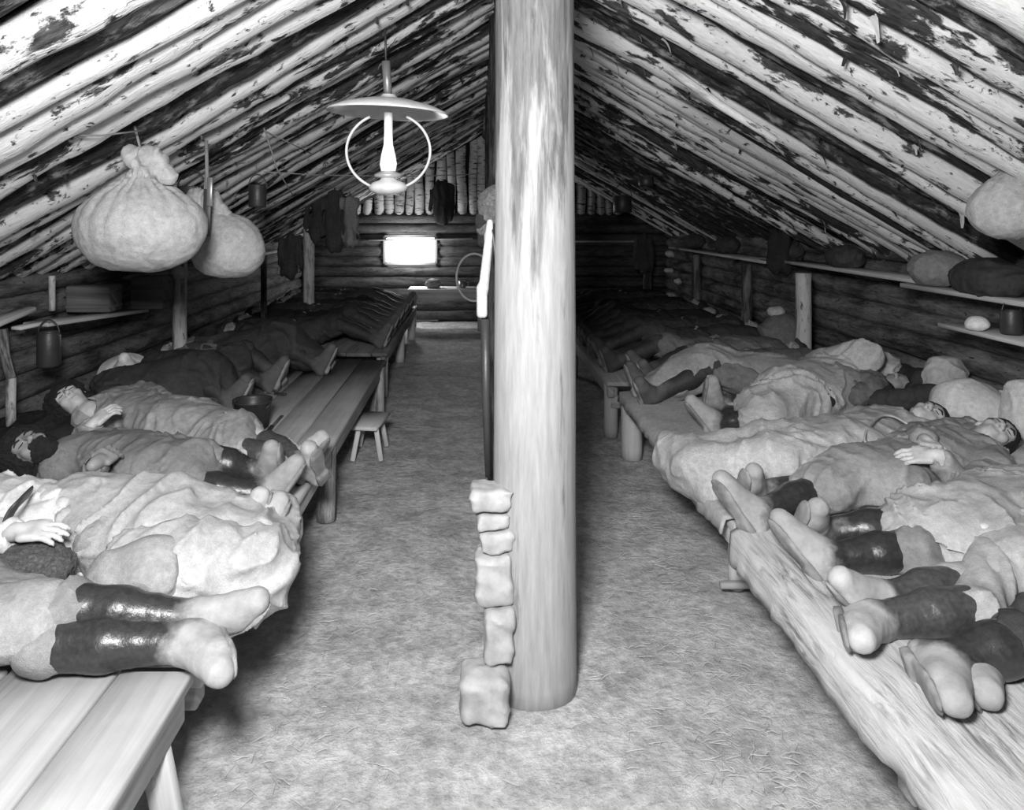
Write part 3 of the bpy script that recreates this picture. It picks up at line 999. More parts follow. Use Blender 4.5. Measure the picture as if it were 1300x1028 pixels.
# ---- pot and cutlery on the left platform
pc = P(321, 545, PZ)
root = empty('cooking_pot', pc, 'dark iron pot standing on the plank platform beside the booted sleepers', 'pot')
w = MB(); w.lathe(pc, [(.001, .004), (.075, .004), (.088, .02), (.108, .165), (.116, .170), (.116, .178), (.102, .176), (.100, .16), (.080, .03), (.001, .02)], 32); w.build('bowl', 'iron', root)
w = MB(); w.tube([pc + V3(.112 * math.cos(t), -.112 * math.sin(t) * .35 - .02, .165 - .05 * math.sin(t)) for t in np.linspace(0, PI, 12)], .004, 6); w.build('handle', 'iron', root)
def cutlery(name, a, b_, label, kind):
    a = np.array(a); b_ = np.array(b_); d = unit(b_ - a); L = np.linalg.norm(b_ - a)
    root = empty(name, (a + b_) / 2, label, kind)
    w = MB(); w.plank(a + V3(0, 0, .012), a + d * L * .5 + V3(0, 0, .012), .022, .016, bev=.006); w.build('handle', 'iron', root)
    w = MB(); s_ = a + d * L * .48 + V3(0, 0, .010)
    if kind == 'knife':
        w.plank(s_, b_ + V3(0, 0, .008), .020, .004, bev=.002)
    else:
        w.tube([s_, a + d * L * .8 + V3(0, 0, .010)], .005, 8)
        w.lathe(a + d * L * .9 + V3(0, 0, .004), [(.001, 0), (.014, .002), (.022, .010), (.020, .010), (.012, .005), (.001, .004)], 16)
    w.build('blade' if kind == 'knife' else 'bowl', 'tin', root)
cutlery('knife', P(332, 559, PZ), P(358, 529, PZ), 'slim dark-handled knife lying on the planks in front of the pot', 'knife')
cutlery('spoon', P(363, 503, PZ), P(334, 499, PZ), 'dark spoon lying on the planks just behind the pot', 'spoon')

# ---- boxes of stones stacked at the foot of the big post
def stone(c, r, label, seed, mat='stone', cat='stone', name='stone', box=True):
    c = np.asarray(c, float); r = np.asarray(r, float)
    f0 = rbox(c, r, min(r) * .28)
    o = sdf_obj(name, sdf_mesh([f0], h=.011, floor=None, folds=.010, fscale=13, seed=seed), mat, loc=c - V3(0, 0, r[2]))
    return tag(o, label, cat, 'stones heaped against the big post')
PY = 2.46
for i, (cx, w_, z0, z1, yy, lb) in enumerate((
        (.036, .075, 0.005, .155, 2.42, 'flat jagged pale slab at the very foot of the big post'),
        (.088, .045, .16, .34, 2.50, 'narrow upright pale stone above the jagged slab'),
        (.070, .060, .345, .52, 2.52, 'squarish pale stone in the middle of the heap by the post'),
        (.078, .052, .525, .60, 2.53, 'small round-edged stone low in the upper part of the heap'),
        (.072, .056, .605, .665, 2.53, 'thin pale stone second from the top of the heap'),
        (.060, .066, .67, .745, 2.53, 'wide pale stone topping the heap beside the post'))):
    stone((cx - .0, yy, (z0 + z1) / 2), (w_, .07, (z1 - z0) / 2 - .004), lb, 20 + i)

# ---- shelf along the right wall with its posts
def board(name, a, b_, width, th, label, cat, mat='plank_mid', group=None, up=(0, 0, 1)):
    w = MB(); a = np.asarray(a, float); b_ = np.asarray(b_, float); c = (a + b_) / 2
    w.plank(a, b_, width, th, up); o = w.build(name, mat, loc=c)
    return tag(o, label, cat, group)
SZ = 1.255
board('shelf_board', (2.93, 2.2, SZ), (2.90, 4.62, SZ), .26, .03, 'near board of the long shelf on the right wall, bags lying on it', 'shelf', 'plank_pale')
board('shelf_board', (2.92, 4.45, SZ + .032), (2.93, 7.0, SZ + .032), .22, .028, 'middle board of the long right wall shelf, above the short pale post', 'shelf')
board('shelf_board', (2.93, 6.9, SZ + .0), (2.93, 10.3, SZ + .0), .22, .028, 'far board of the long right wall shelf in the dim end', 'shelf')
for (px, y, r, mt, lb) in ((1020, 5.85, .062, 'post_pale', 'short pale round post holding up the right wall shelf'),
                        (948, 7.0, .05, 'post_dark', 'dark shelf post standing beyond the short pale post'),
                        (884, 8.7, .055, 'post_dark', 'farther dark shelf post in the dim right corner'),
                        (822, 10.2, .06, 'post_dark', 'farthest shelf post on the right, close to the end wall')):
    w = MB(); x = (px - VX) * y / FPX; x = min(x, 2.86)
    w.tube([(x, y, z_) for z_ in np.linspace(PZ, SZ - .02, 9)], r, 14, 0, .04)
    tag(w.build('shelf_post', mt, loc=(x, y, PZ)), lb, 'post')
board('wall_ledge', (2.88, 3.2, 1.068), (2.88, 4.15, 1.068), .34, .025, 'short lower ledge board on the right wall carrying a mug and a cloth', 'shelf', 'plank_pale')
board('rail', P(914, 748, .03) + V3(0, 0, .02), P(985, 746, .03) + V3(.12, 0, .02), .03, .03, 'thin wooden rail on the ground poking out from under the right platform', 'rail', 'plank_mid')
# loose pole under the right roof
w = MB(); a = Q(846, 85, 3.35); b2 = Q(985, 178, 3.2)
w.tube([a, (a + b2) / 2 + V3(0, 0, -.01), b2], [.022, .02, .016], 10, 0, .03)
tag(w.build('loose_pole', 'post_pale', loc=(a + b2) / 2), 'thin pale pole tucked crosswise under the right roof slope', 'pole')

# ---- left wall: shelves, posts, mug
LZ = 1.28
board('shelf_board', Q(-60, 432, 3.55), Q(36, 392, 4.1), .10, .03, 'pale board end sticking out at the left edge, on a forked post', 'shelf', 'plank_pale')
w = MB(); a = Q(14, 480, 3.9); b2 = Q(2, 418, 3.9)
w.tube([a, (a + b2) / 2 + V3(-.01, 0, 0), b2], [.026, .028, .03], 10, 0, .06); a2 = a.copy(); a2[2] = PZ
w.tube([a2, a], .026, 10, 0, .04)
tag(w.build('forked_post', 'post_pale', loc=a2), 'short pale stick post under the pale board end at left', 'post')
board('shelf_board', Q(20, 417, 4.0), Q(66, 407, 4.25), .07, .02, 'short thin pale slat beside the dark hanging can', 'shelf', 'plank_pale')
board('shelf_board', Q(45, 412, 4.15), Q(176, 394, 5.3), .16, .025, 'long low shelf plank on the left wall below the big sack', 'shelf', 'plank_mid')
board('shelf_board', (-2.68, 5.6, 1.22), (-2.66, 9.6, 1.25), .2, .03, 'far shelf plank along the left wall near the hanging clothes', 'shelf', 'plank_mid')
for (px, y, z0, z1, r, mt, lb) in ((228, 5.6, .75, 1.5, .055, 'post_pale', 'pale stub post beneath the sacks on the left side'),
                        (66, 4.45, 1.11, 1.33, .02, 'post_pale', 'small pale peg standing on the long low left shelf'),
                        (335, 7.0, PZ, 1.32, .03, 'post_dark', 'thin dark post behind the rear sack'),
                        (392, 8.3, PZ, 1.60, .065, 'post_pale', 'pale post rising from the dark sleepers under hanging clothes')):
    w = MB(); x = (px - VX) * y / FPX
    w.tube([(x, y, z_) for z_ in np.linspace(PZ if z0 < 1 else z0, z1, 9)], r, 14, 0, .04)
    tag(w.build('upright_post' if z0 < 1 else 'peg', mt, loc=(x, y, z0)), lb, 'post')

# ---- end of the aisle: table with odds and ends
root = empty('table', (-.45, 10.9, 0), 'rough pale table board standing across the far end of the aisle', 'table')
w = MB(); w.box((-.42, 10.75, .60), (1.15, .5, .04)); w.build('tabletop', 'plank_pale', root)
w = MB(); w.box((-.42, 10.52, .52), (1.1, .03, .12)); w.build('apron', 'plank_mid', root)
for sx in (-.92, .08):
    for sy in (10.56, 10.94):
        w = MB(); w.tube([(sx, sy, 0), (sx, sy, .58)], .03, 10, 0, .02); w.build('leg', 'plank_mid', root)
def lump(name, c, r, mat, label, cat, seed=1, fold=.012, h=.012, fl=None, k=.04, extra=(), group=None, fs=9):
    c = np.asarray(c, float)
    V, F = sdf_mesh([ell(c, r)] + list(extra), h=h, k=k, floor=None, folds=fold, fscale=fs, seed=seed, inter=[(lambda p: fl + .002 - p[:, 2], 0, 0)] if fl is not None else ())
    o = sdf_obj(name, (V, F), mat, loc=(c[0], c[1], c[2] - r[2] if fl is None else fl))
    return tag(o, label, cat, group)
lump('bundle', (-.62, 10.75, .68), (.12, .10, .08), 'blanket_grey', 'crumpled grey bundle lying on the far table under the window', 'bundle', 3, fl=.62)
w = MB(); cc = V3(-.18, 10.72, .62); w.lathe(cc, [(.001, 0), (.05, 0), (.055, .02), (.055, .11), (.05, .11), (.05, .01), (.001, .01)], 20)
w.tube([cc + V3(.055, 0, .09), cc + V3(.09, 0, .08), cc + V3(.09, 0, .04), cc + V3(.055, 0, .025)], .006, 8)
tag(w.build('mug', 'tin', loc=cc), 'small tin mug on the far table near the dark post', 'mug')
# round hoop hanging on the far post
w = MB(); cc = Q(602, 352, 7.2)
w.tube([cc + V3(.18 * math.cos(t), 0, .24 * math.sin(t)) for t in np.linspace(0, 2 * PI, 40)], .012, 8)
tag(w.build('hoop', 'cord_pale', loc=cc), 'pale wire hoop hanging beside the dark post down the aisle', 'hoop')
board('wall_shelf', Q(468, 305, YB - .05), Q(600, 303, YB - .05), .10, .025, 'narrow shelf board on the end wall above the bright window', 'shelf', 'plank_mid')
board('wall_shelf', (1.2, YB - .05, 1.30), (2.6, YB - .05, 1.30), .10, .03, 'narrow shelf board on the end wall, right of the ridge posts', 'shelf', 'plank_mid')
lump('stones', (1.4, YB - .05, 1.36), (.06, .04, .04), 'linen', 'small white packet on the end wall shelf', 'packet', 5, .004); bpy.data.objects['stones'].name = 'packet'

# straw scattered on the floor
w = MB()
for i in range(1300):
    r_ = random.random()
    if r_ < .6: x, y = 1.04 - abs(random.gauss(0, .22)), random.uniform(1.6, 4.2)
    elif r_ < .8: x, y = -.77 + abs(random.gauss(0, .25)), random.uniform(1.6, 5)
    else: x, y = random.uniform(-.7, 1.0), random.uniform(1.5, 8)
    a = random.uniform(0, PI); L = random.uniform(.006, .03)
    w.tube([(x - L * math.cos(a), y - L * math.sin(a), .002), (x, y, random.uniform(.0, .008)), (x + L * math.cos(a), y + L * math.sin(a), .002)], .0008, 3, 0, cap=False)
tag(w.build('straw', 'straw'), 'loose straw scattered over the earth floor beside the platforms', 'straw', kind='stuff')
# ================================================================ things hanging and lying about
# ---- sacks
def sack(name, label, c, r, tie, mat, seed, cordtop, tilt=0.0, pleat=.012, flatb=.0, group=None):
    """c centre of the filled part, tie = point of the knot"""
    c = np.asarray(c, float); tie = np.asarray(tie, float); r = np.asarray(r, float)
    root = empty(name, (c[0], c[1], c[2] - r[2]), label, 'sack', group)
    up = unit(tie - c); 
    neck = tie - up * .04
    A = [ell(c, r), cap(c + V3(-r[0] * .45, 0, -r[2] * .35), c + V3(r[0] * .45, 0, -r[2] * .42), r[2] * .55, r[2] * .52), cap(c + up * r[2] * .1, neck, r[0] * .66, .05)]
    def f(p):
        v = None
        for a in A:
            x = a[0](p); v = x if v is None else smin(v, x, .09)
        q = p - neck; th = np.arctan2(q[:, 1], q[:, 0]); d = np.linalg.norm(q, axis=1)
        w_ = np.clip(1 - d / .42, 0, 1)
        v = v - pleat * w_ * (np.abs(np.sin(th * 9 + vnoise(p * 7) * 3)) - .5) * 2 - .006 * (vnoise(p * 6) - .5) * 2
        return v
    lo = c - r * 1.15; hi = np.maximum(c + r * 1.15, tie + .05)
    sdf_obj('bag', sdf_mesh([(f, np.minimum(lo, tie - .1), hi)], h=.010, folds=.005, fscale=14, seed=seed), mat, root)
    B = [cap(neck, tie, .042, .036), cap(tie, tie + V3(.05, -.02, .03), .035, .055), cap(tie + V3(.05, -.02, .03), tie + V3(.13, -.03, -.05), .05, .035), cap(tie, tie + V3(-.04, -.01, .05), .035, .05)]
    sdf_obj('knotted_top', sdf_mesh(B, h=.008, k=.02, folds=.012, fscale=16, seed=seed + 1), mat, root)
    w = MB(); ct = np.asarray(cordtop, float)
    w.tube([tie, tie + (ct - tie) * .5 + V3(.005, 0, 0), ct], .006, 8); 
    w.tube([neck + V3(.045 * math.cos(t), .045 * math.sin(t), .01 * math.sin(3 * t)) for t in np.linspace(0, 2 * PI, 20)], .006, 6)
    w.build('cord', 'cord', root)
    return root
YS = 3.2
sack('sack', 'large pale full sack hanging by a cord from the left roof', Q(180, 287, YS) , (.285, .22, .185), Q(181, 212, YS), 'sack', 31, Q(171, 160, YS))
YS = 4.0
sack('sack', 'smaller pale sack hanging behind and right of the large one', Q(290, 312, YS), (.19, .17, .165), Q(258, 262, YS), 'sack', 35, Q(263, 176, YS + .05), pleat=.004)
sack('sack', 'round pale bag hanging near the right roof at the photo edge', Q(1283, 262, 3.05), (.15, .13, .115), Q(1292, 212, 3.05), 'sack', 39, Q(1287, 186, 3.05), pleat=.004)
# strap / scabbard hanging in front of the second sack
a = Q(262, 178, 3.75); b2 = Q(262, 300, 3.75)
root = empty('strap', b2, 'dark leather strap hanging from the roof between the two left sacks', 'strap')
w = MB(); w.plank(Q(264, 240, 3.75), b2, .042, .012, up=(0, 1, 0)); w.build('band', 'leather_strap', root)
w = MB(); w.tube([a, Q(263, 240, 3.75)], .010, 8); w.build('cord', 'cord', root)
w = MB(); w.plank(Q(267, 225, 3.74), Q(266, 262, 3.74), .030, .014, up=(0, 1, 0)); w.build('buckle', 'tin', root)

def can(name, label, c, r, h_, mat='iron', hang=None, cat='can', spout=False, tilt=0):
    c = np.asarray(c, float)
    root = empty(name, c, label, cat)
    w = MB(); w.lathe(c, [(.001, 0), (r * .92, 0), (r, .01), (r, h_ * .86), (r * .9, h_ * .95), (r * .92, h_), (r * .86, h_), (r * .84, h_ * .9), (r * .92, h_ * .8), (r * .9, .015), (.001, .012)], 24); w.build('body', mat, root)
    w = MB(); hh = h_ + (r * 1.1)
    w.tube([c + V3(r * math.cos(t), 0, h_ * .93 + (hh - h_) * 1.2 * math.sin(t)) for t in np.linspace(0, PI, 16)], .004, 6); w.build('handle', mat, root)
    if spout:
        w = MB(); w.tube([c + V3(r * .9, -.01, h_ * .4), c + V3(r * 1.3, -.02, h_ * .6), c + V3(r * 1.45, -.02, h_ * .9)], [.018, .013, .010], 10); w.build('spout', mat, root)
    if hang is not None:
        w = MB(); w.tube([c + V3(0, 0, h_ * .93 + (hh - h_) * 1.2), hang], .003, 6); w.build('cord', 'cord', root)
    return root
can('kettle', 'black kettle hanging in shadow behind the large sack', Q(243, 268, 4.3), .085, .15, hang=Q(240, 190, 4.3), cat='kettle', spout=True)
can('kettle', 'small dark pot hanging from wires under the left roof', Q(327, 263, 5.0), .062, .16, hang=Q(323, 200, 5.0), cat='kettle')
can('mess_tin', 'dark can hanging below the thin slat on the left wall', Q(62, 465, 4.1), .062, .20, hang=Q(62, 409, 4.1), cat='can')
can('mug', 'dark metal mug on the lower ledge at the right wall', Q(1284, 424, 3.72), .050, .125, cat='mug')
can('bucket', 'dark bucket hanging under the roof at the far right', Q(790, 270, 8.4), .11, .20, hang=Q(791, 225, 8.4), cat='bucket')
can('bucket', 'small dark pail hanging higher on the right roof, beyond the big post', Q(820, 236, 7.6), .08, .10, hang=Q(820, 205, 7.6), cat='bucket')
# small boxes in the gloom under the left sacks
def crate(c, size, label, mat='plank_dark', name='box', cat='box', rz=0):
    w = MB(); c = np.asarray(c, float); w.box(c, size, Matrix.Rotation(rz, 3, 'Z'), bev=.008)
    for s_ in (-1, 1): w.box(c + V3(0, 0, s_ * size[2] * .3), (size[0] * 1.02, size[1] * 1.02, size[2] * .12), Matrix.Rotation(rz, 3, 'Z'))
    return tag(w.build(name, mat, loc=c - V3(0, 0, size[2] / 2)), label, cat)
crate(Q(120, 378, 4.9) , (.30, .18, .18), 'dark wooden box on the left shelf, under the large sack')
crate(Q(186, 372, 5.3) + V3(0, .1, 0), (.24, .2, .24), 'darker square box beside the stub post on the left shelf')
lump('linen_bundle', Q(228, 345, 5.6) + V3(0, -.02, .0), (.075, .06, .055), 'linen', 'pale cloth draped over the stub post under the rear sack', 'cloth', 6, .012)
# bags on the right shelf
lump('bag', (2.90, 4.42, SZ + .015 + .10), (.17, .15, .115), 'wool_mid', 'round grey bag on the right shelf below the roof', 'bag', 8, .01, fl=SZ + .015)
lump('bag', (2.87, 3.95, SZ + .015 + .08), (.14, .24, .115), 'wool_dark', 'dark bulky bag on the right shelf in front of the grey one', 'bag', 9, .016, fl=SZ + .015)
lump('bag', (2.88, 3.35, SZ + .015 + .08), (.14, .2, .105), 'wool_dark', 'low dark bag at the near end of the right shelf', 'bag', 10, .016, fl=SZ + .015)
lump('rag', Q(1240, 403, 3.85) + V3(0, 0, -.03), (.05, .05, .036), 'linen_white', 'small white rag on the lower ledge of the right wall', 'rag', 11, .012)
for i, (px, y) in enumerate(((870, 9.4), (905, 8.2), (985, 6.6), (1050, 5.6))):
    lump('bag', (2.92, y, SZ + .12), (.13, .16, .10), 'wool_dark', ['dark bundle on the far shelf near the end wall', 'dark bundle on the far shelf before the second post', 'dark lumpy bundle on the shelf behind the pale short post', 'flat dark bundle on the shelf just before the pale short post'][i], 'bag', 40 + i, .016, fl=SZ + .046 if y < 7 else SZ + .015)
for i, (px, py, y, rr, lb) in enumerate(((852, 322, 11.1, .06, 'pale round packet on the right wall near the far shelf'), (849, 343, 11.15, .055, 'lower pale packet on the far right wall ledge'), (862, 357, 10.7, .055, 'third pale packet in the far right corner'), (985, 396, 6.3, .055, 'white rag lying before the pale short shelf post'))):
    lump('packet', Q(px, py, y), (rr * 1.4, rr, rr * .8), 'linen', lb, 'packet', 50 + i, .012)

# ---- lamp
LY = 3.3
lc = Q(493, 137, LY)
root = empty('hanging_lamp', Q(493, 246, LY), 'oil lamp with a wide flat white shade hanging over the left of the aisle', 'lamp')
T = Matrix.Rotation(.045, 3, 'Y') @ Matrix.Rotation(.02, 3, 'X'); T = np.array(T)
w = MB(); w.lathe(lc, [(.030, .062), (.045, .045), (.12, .035), (.22, .010), (.278, -.016), (.285, -.026), (.276, -.026), (.215, -.002), (.12, .022), (.04, .034), (.026, .05)], 48, axis=T); w.build('shade', 'enamel', root)
w = MB(); w.tube([lc + V3(0, 0, .04), Q(490, 78, LY)], .020, 12); w.build('smoke_tube', 'tin', root)
w = MB(); w.tube([Q(490, 78, LY), Q(489, 37, LY)], .005, 8); w.build('hook', 'iron', root)
w = MB(); w.lathe(Q(493, 225, LY), [(.020, 0), (.034, .03), (.040, .06), (.034, .10), (.022, .15), (.020, .20), (.020, .30)], 24); w.build('chimney', 'frosted_glass', root)
w = MB(); w.lathe(Q(493, 225, LY), [(.001, .008), (.014, .02), (.020, .05), (.014, .10), (.006, .17), (.0005, .24)], 16)
m, nt, b = newmat('flame'); b.inputs['Base Color'].default_value = (.9, .9, .9, 1); b.inputs['Emission Color'].default_value = (1, 1, 1, 1); b.inputs['Emission Strength'].default_value = 3
w.build('flame', 'flame', root)
w = MB(); w.lathe(Q(493, 247, LY), [(.001, 0), (.05, .0), (.085, .018), (.092, .035), (.075, .055), (.04, .068), (.03, .085), (.001, .09)], 32); w.build('oil_reservoir', 'enamel', root)
w = MB(); w.lathe(Q(493, 225, LY), [(.03, -.004), (.062, .0), (.066, .012), (.05, .02), (.028, .03), (.03, .03)], 32); w.build('burner_collar', 'brass', root)
for s_ in (-1, 1):
    w = MB(); pts = []
    for t in np.linspace(-1.15, 1.12, 24):
        pts.append(Q(493, 192, LY) + V3(s_ * .195 * math.cos(t), 0, .178 * math.sin(t)))
    w.tube(pts, .011, 8, flat=.6); w.build('arm', 'enamel', root)

# ---- clothes hanging down the left side and on the posts
def garment(name, label, top, L, wd, mat, seed, cat='coat', sleeves=True, th=.06):
    top = np.asarray(top, float)
    A = [cap(top - V3(0, 0, .05), top - V3(0, 0, L), wd * .42, wd * .5), cap(top + V3(-wd * .35, 0, -.06), top + V3(wd * .35, 0, -.06), .045)]
    if sleeves:
        for s_ in (-1, 1): A.append(cap(top + V3(s_ * wd * .42, 0, -.07), top + V3(s_ * wd * .55, .01, -L * .8), .04, .035))
    def f(p):
        v = None
        q = p.copy(); q[:, 1] = (q[:, 1] - top[1]) * (wd * .5 / th) + top[1]
        for a in A:
            x = a[0](q); v = x if v is None else smin(v, x, .03)
        return v * .55 - .010 * np.sin(p[:, 0] * 55 + vnoise(p * 6) * 4) * .8
    lo = np.min([a[1] for a in A], 0); hi = np.max([a[2] for a in A], 0)
    V, F = sdf_mesh([(f, lo, hi)], h=.015, folds=.012, fscale=9, fdir=(1.5, 1, .4), seed=seed)
    root = empty(name, (top[0], top[1], top[2] - L), label, cat)
    sdf_obj('cloth', (V, F), mat, root)
    w = MB(); w.tube([top - V3(0, 0, .05), top + V3(0, 0, .06)], .008, 8); w.build('peg', 'iron', root)
garment('hanging_coat', 'dark coat hanging over the far left sleepers, beside the pale post', Q(405, 250, 8.2), .42, .26, 'wool_dark', 60)
garment('hanging_coat', 'long dark garment with pale strands hanging from the left roof', Q(425, 245, 7.9), .55, .22, 'wool_dark', 61)
garment('hanging_cloth', 'narrow strips of cloth hanging next to the long dark garment', Q(445, 252, 7.8), .46, .15, 'wool_mid', 62, 'cloth', False)
garment('hanging_coat', 'short dark jacket hanging left of the pale post', Q(368, 300, 8.0), .38, .2, 'wool_dark', 63)
garment('hanging_coat', 'dark jacket hanging high on the end wall left of the ridge posts', Q(562, 236, 11.3), .45, .34, 'wool_black', 64)
garment('hanging_coat', 'dark garment hanging on the far right shelf post', Q(818, 300, 10.0), .40, .22, 'wool_dark', 66)
garment('hanging_cloth', 'dark cloth hanging from the right shelf beyond the pale short post', Q(990, 300, 6.5), .22, .26, 'wool_black', 67, 'cloth', False)
# fur cap and rifle on the big post
c = Q(625, 262, 2.72)
root = empty('cap', c - V3(0, 0, .1), 'dark fur cap with a pale top hung on the left flank of the big post', 'cap')
sdf_obj('crown', sdf_mesh([ell(c + V3(.01, 0, .03), (.055, .07, .055)), cap(c + V3(.01, 0, 0), c + V3(-.02, 0, -.07), .05, .04)], h=.008, k=.03, folds=.012, fscale=18, seed=70), 'fur_grey', root)
sdf_obj('ear_flap', sdf_mesh([cap(c + V3(-.02, 0, -.06), c + V3(-.03, 0, -.13), .034, .02)], h=.008, folds=.01, fscale=20, seed=71), 'fur_black', root)
RY = 2.62
root = empty('rifle', Q(616, 600, RY), 'rifle with a pale stock standing upright against the left flank of the big post', 'rifle')
A = [rbox(Q(612, 382, RY), (.020, .018, .062), .012), cap(Q(614, 365, RY), Q(621, 300, RY), .019, .016), cap(Q(621, 300, RY), Q(622, 282, RY), .016, .012)]
sdf_obj('stock', sdf_mesh(A, h=.006, k=.012), 'canvas', root)
w = MB(); w.tube([Q(616, 405, RY), Q(617, 500, RY), Q(620, 605, RY)], [.018, .016, .012], 12); w.build('barrel', 'iron', root)
w = MB(); w.tube([Q(622, 284, RY), Q(626, 300, RY - .01), Q(632, 345, RY - .02), Q(630, 400, RY)], .006, 8); w.build('sling', 'leather_strap', root)

# thin wires strung under the left roof
for (pts, lb) in (([Q(0, 160, 2.6), Q(60, 172, 2.75), Q(130, 172, 2.95), Q(185, 165, 3.15)], 'thin wire sagging from the left edge to the sack cord'),
                  ([Q(335, 162, 4.3), Q(352, 215, 4.4), Q(372, 248, 4.6)], 'thin wire dropping beside the small hanging pot'),
                  ([Q(335, 218, 4.6), Q(400, 222, 5), Q(520, 224, 5.6), Q(606, 221, 5.9)], 'thin wire stretched level across the left half below the lamp'),
                  ([Q(335, 165, 4.3), Q(395, 195, 4.8)], 'short straight wire under the left roof above the small pot')):
    w = MB(); w.tube(pts, .004, 6)
    tag(w.build('wire', 'cord', loc=pts[0]), lb, 'wire')
Z = PZ
def curve(p, n=6):
    p = [np.asarray(q, float) for q in p]; e = [2 * p[0] - p[1]] + p + [2 * p[-1] - p[-2]]; out = []
    for i in range(1, len(e) - 2):
        for k in range(n):
            t = k / n
            out.append(.5 * (2 * e[i] + (e[i + 1] - e[i - 1]) * t + (2 * e[i - 1] - 5 * e[i] + 4 * e[i + 1] - e[i + 2]) * t * t + (3 * e[i] - e[i - 1] - 3 * e[i + 1] + e[i + 2]) * t ** 3))
    return out + [p[-1]]
def J_(**k): return {a: P(*v) if len(v) == 3 else np.array(v[:3]) for a, v in k.items()}
def chk(n, J):
    L = lambda a, b: round(float(np.linalg.norm(J[a] - J[b])), 2)
    print('JOINTS', n, 'headneck', L('head', 'neck'), 'neckchest', L('neck', 'chest'), 'torso', L('chest', 'pelvis'), 'thigh', L('pelvis', 'kneeL'), 'shin', L('kneeL', 'ankleL'), 'shinR', L('kneeR', 'ankleR'), 'foot', L('ankleL', 'toeL'))
# ---------------------------------------------------------------- right side
J = J_(head=(1262, 553, Z + .155), neck=(1232, 566, Z + .13), chest=(1190, 583, Z + .115), pelvis=(1110, 607, Z + .12), kneeL=(1040, 622, Z + .11), kneeR=(1052, 606, Z + .11),
       ankleL=(962, 652, Z + .07), ankleR=(960, 629, Z + .07), toeL=(928, 648, Z + .17), toeR=(925, 628, Z + .10),
       elbowL=(1222, 622, Z + .13), wristL=(1190, 578, Z + .27), elbowR=(1160, 552, Z + .16), wristR=(1176, 560, Z + .26), shoulderL=(1268, 604, Z + .12), shoulderR=(1228, 548, Z + .12))
chk('folded', J)
person('man asleep on his back, hands folded on a grey coat, boots toward the aisle', J, coat='wool_pale', trousers='trouser_grey', hair='hair_black', crown=V3(.95, .25, .1), face=V3(-.1, -.75, .75), hd=.0065, skirt=.9, girth=1.12,
       hands=[('L', unit(V3(-.9, .35, -.1)), V3(-.1, -.4, .9), .35), ('R', unit(V3(-.3, -.9, 0)), V3(0, -.2, 1), .4)], dust0=.45)
J = J_(head=(1177, 531, Z + .13), neck=(1150, 540, Z + .11), chest=(1112, 552, Z + .11), pelvis=(1045, 575, Z + .11), kneeL=(980, 592, Z + .13), kneeR=(985, 572, Z + .14),
       ankleL=(905, 600, Z + .07), ankleR=(880, 585, Z + .07), toeL=(886, 618, Z - .04), toeR=(860, 600, Z - .04),
       elbowL=(1108, 590, Z + .09), wristL=(1075, 572, Z + .2), elbowR=(1090, 540, Z + .12), wristR=(1068, 552, Z + .2))
chk('cord', J)
p5 = person('man asleep on his back with a pale cord round his neck', J, coat='canvas', trousers='trouser_pale', boots='leather_worn', hair='hair_black', crown=V3(.95, .2, .1), face=V3(-.1, -.6, .85), hd=.0065, skirt=.5, dust0=1.2, boot_h=.25, feet='toe', footw=.9)
w = MB(); w.tube(curve([P(1152, 538, Z + .22), P(1135, 529, Z + .24), P(1118, 528, Z + .25), P(1103, 541, Z + .25), P(1098, 560, Z + .24), P(1112, 569, Z + .21)]), .0055, 8); w.build('neck_cord', 'cord_pale', p5)
drape('blanket', 'pale blanket over the legs of the man with the neck cord', 'blanket',
      chain([J['pelvis'] + V3(.12, -.02, .03), J['kneeL'] + V3(0, 0, .03), J['ankleL'] + V3(-.04, 0, .03)], [.165, .125, .10], 1.3) + chain([J['pelvis'] + V3(.1, .1, .03), J['kneeR'] + V3(0, .05, .02), J['ankleR'] + V3(0, .06, .02)], [.15, .115, .10], 1.3)
      + [cap(J['ankleL'] + V3(-.02, -.1, -.02), J['ankleR'] + V3(-.06, .12, -.02), .10), cap((1.08, 3.35, Z - .01), (1.08, 3.95, Z - .0), .055)], 'blanket_pale', seed=4, fs=8, fold=.016)
J = J_(head=(1130, 488, Z + .13), neck=(1108, 490, Z + .12), chest=(1080, 492, Z + .12), pelvis=(1018, 508, Z + .12), kneeL=(985, 530, Z + .10), kneeR=(985, 508, Z + .12),
       ankleL=(912, 536, Z + .07), ankleR=(910, 514, Z + .07), toeL=(885, 530, Z + .11), toeR=(893, 508, Z + .10),
       elbowL=(1185, 502, Z + .17), wristL=(1150, 492, Z + .14), elbowR=(1172, 482, Z + .22), wristR=(1148, 482, Z + .16))
chk('paleblanket', J)
J['shoulderL'] = P(1118, 512, Z + .10); J['shoulderR'] = P(1125, 470, Z + .12)
person('dark-bearded sleeper with an arm bent behind his head, boots showing beyond a pale blanket', J, coat='wool_dark', trousers='trouser_pale', hair='hair_black', beard=True, crown=V3(.9, .35, .2), face=V3(-.1, -.85, .5), hd=.0075, skirt=.3, dust0=.25, boots='leather')
drape('blanket', 'large pale blanket heaped over the bearded sleeper, his two boots left bare', 'blanket',
      chain([P(1118, 470, Z + .20), P(1060, 478, Z + .16), P(1000, 505, Z + .14), P(970, 520, Z + .12)], [.14, .20, .20, .15], 1.15)
      + [cap(P(1040, 520, Z + .06), P(970, 538, Z + .08), .13), cap(P(1100, 452, Z + .34), P(1050, 462, Z + .22), .09), cap(P(1090, 495, Z + .1), P(1040, 505, Z + .12), .15)], 'blanket_pale', seed=6, fs=8, fold=.02)
lump('pillow', (2.84, 4.06, Z + .15), (.20, .17, .15), 'linen_white', 'white cloth pillow bundle against the wall above the hands-folded man', 'pillow', 12, .02, h=.011, fl=Z, fs=5)
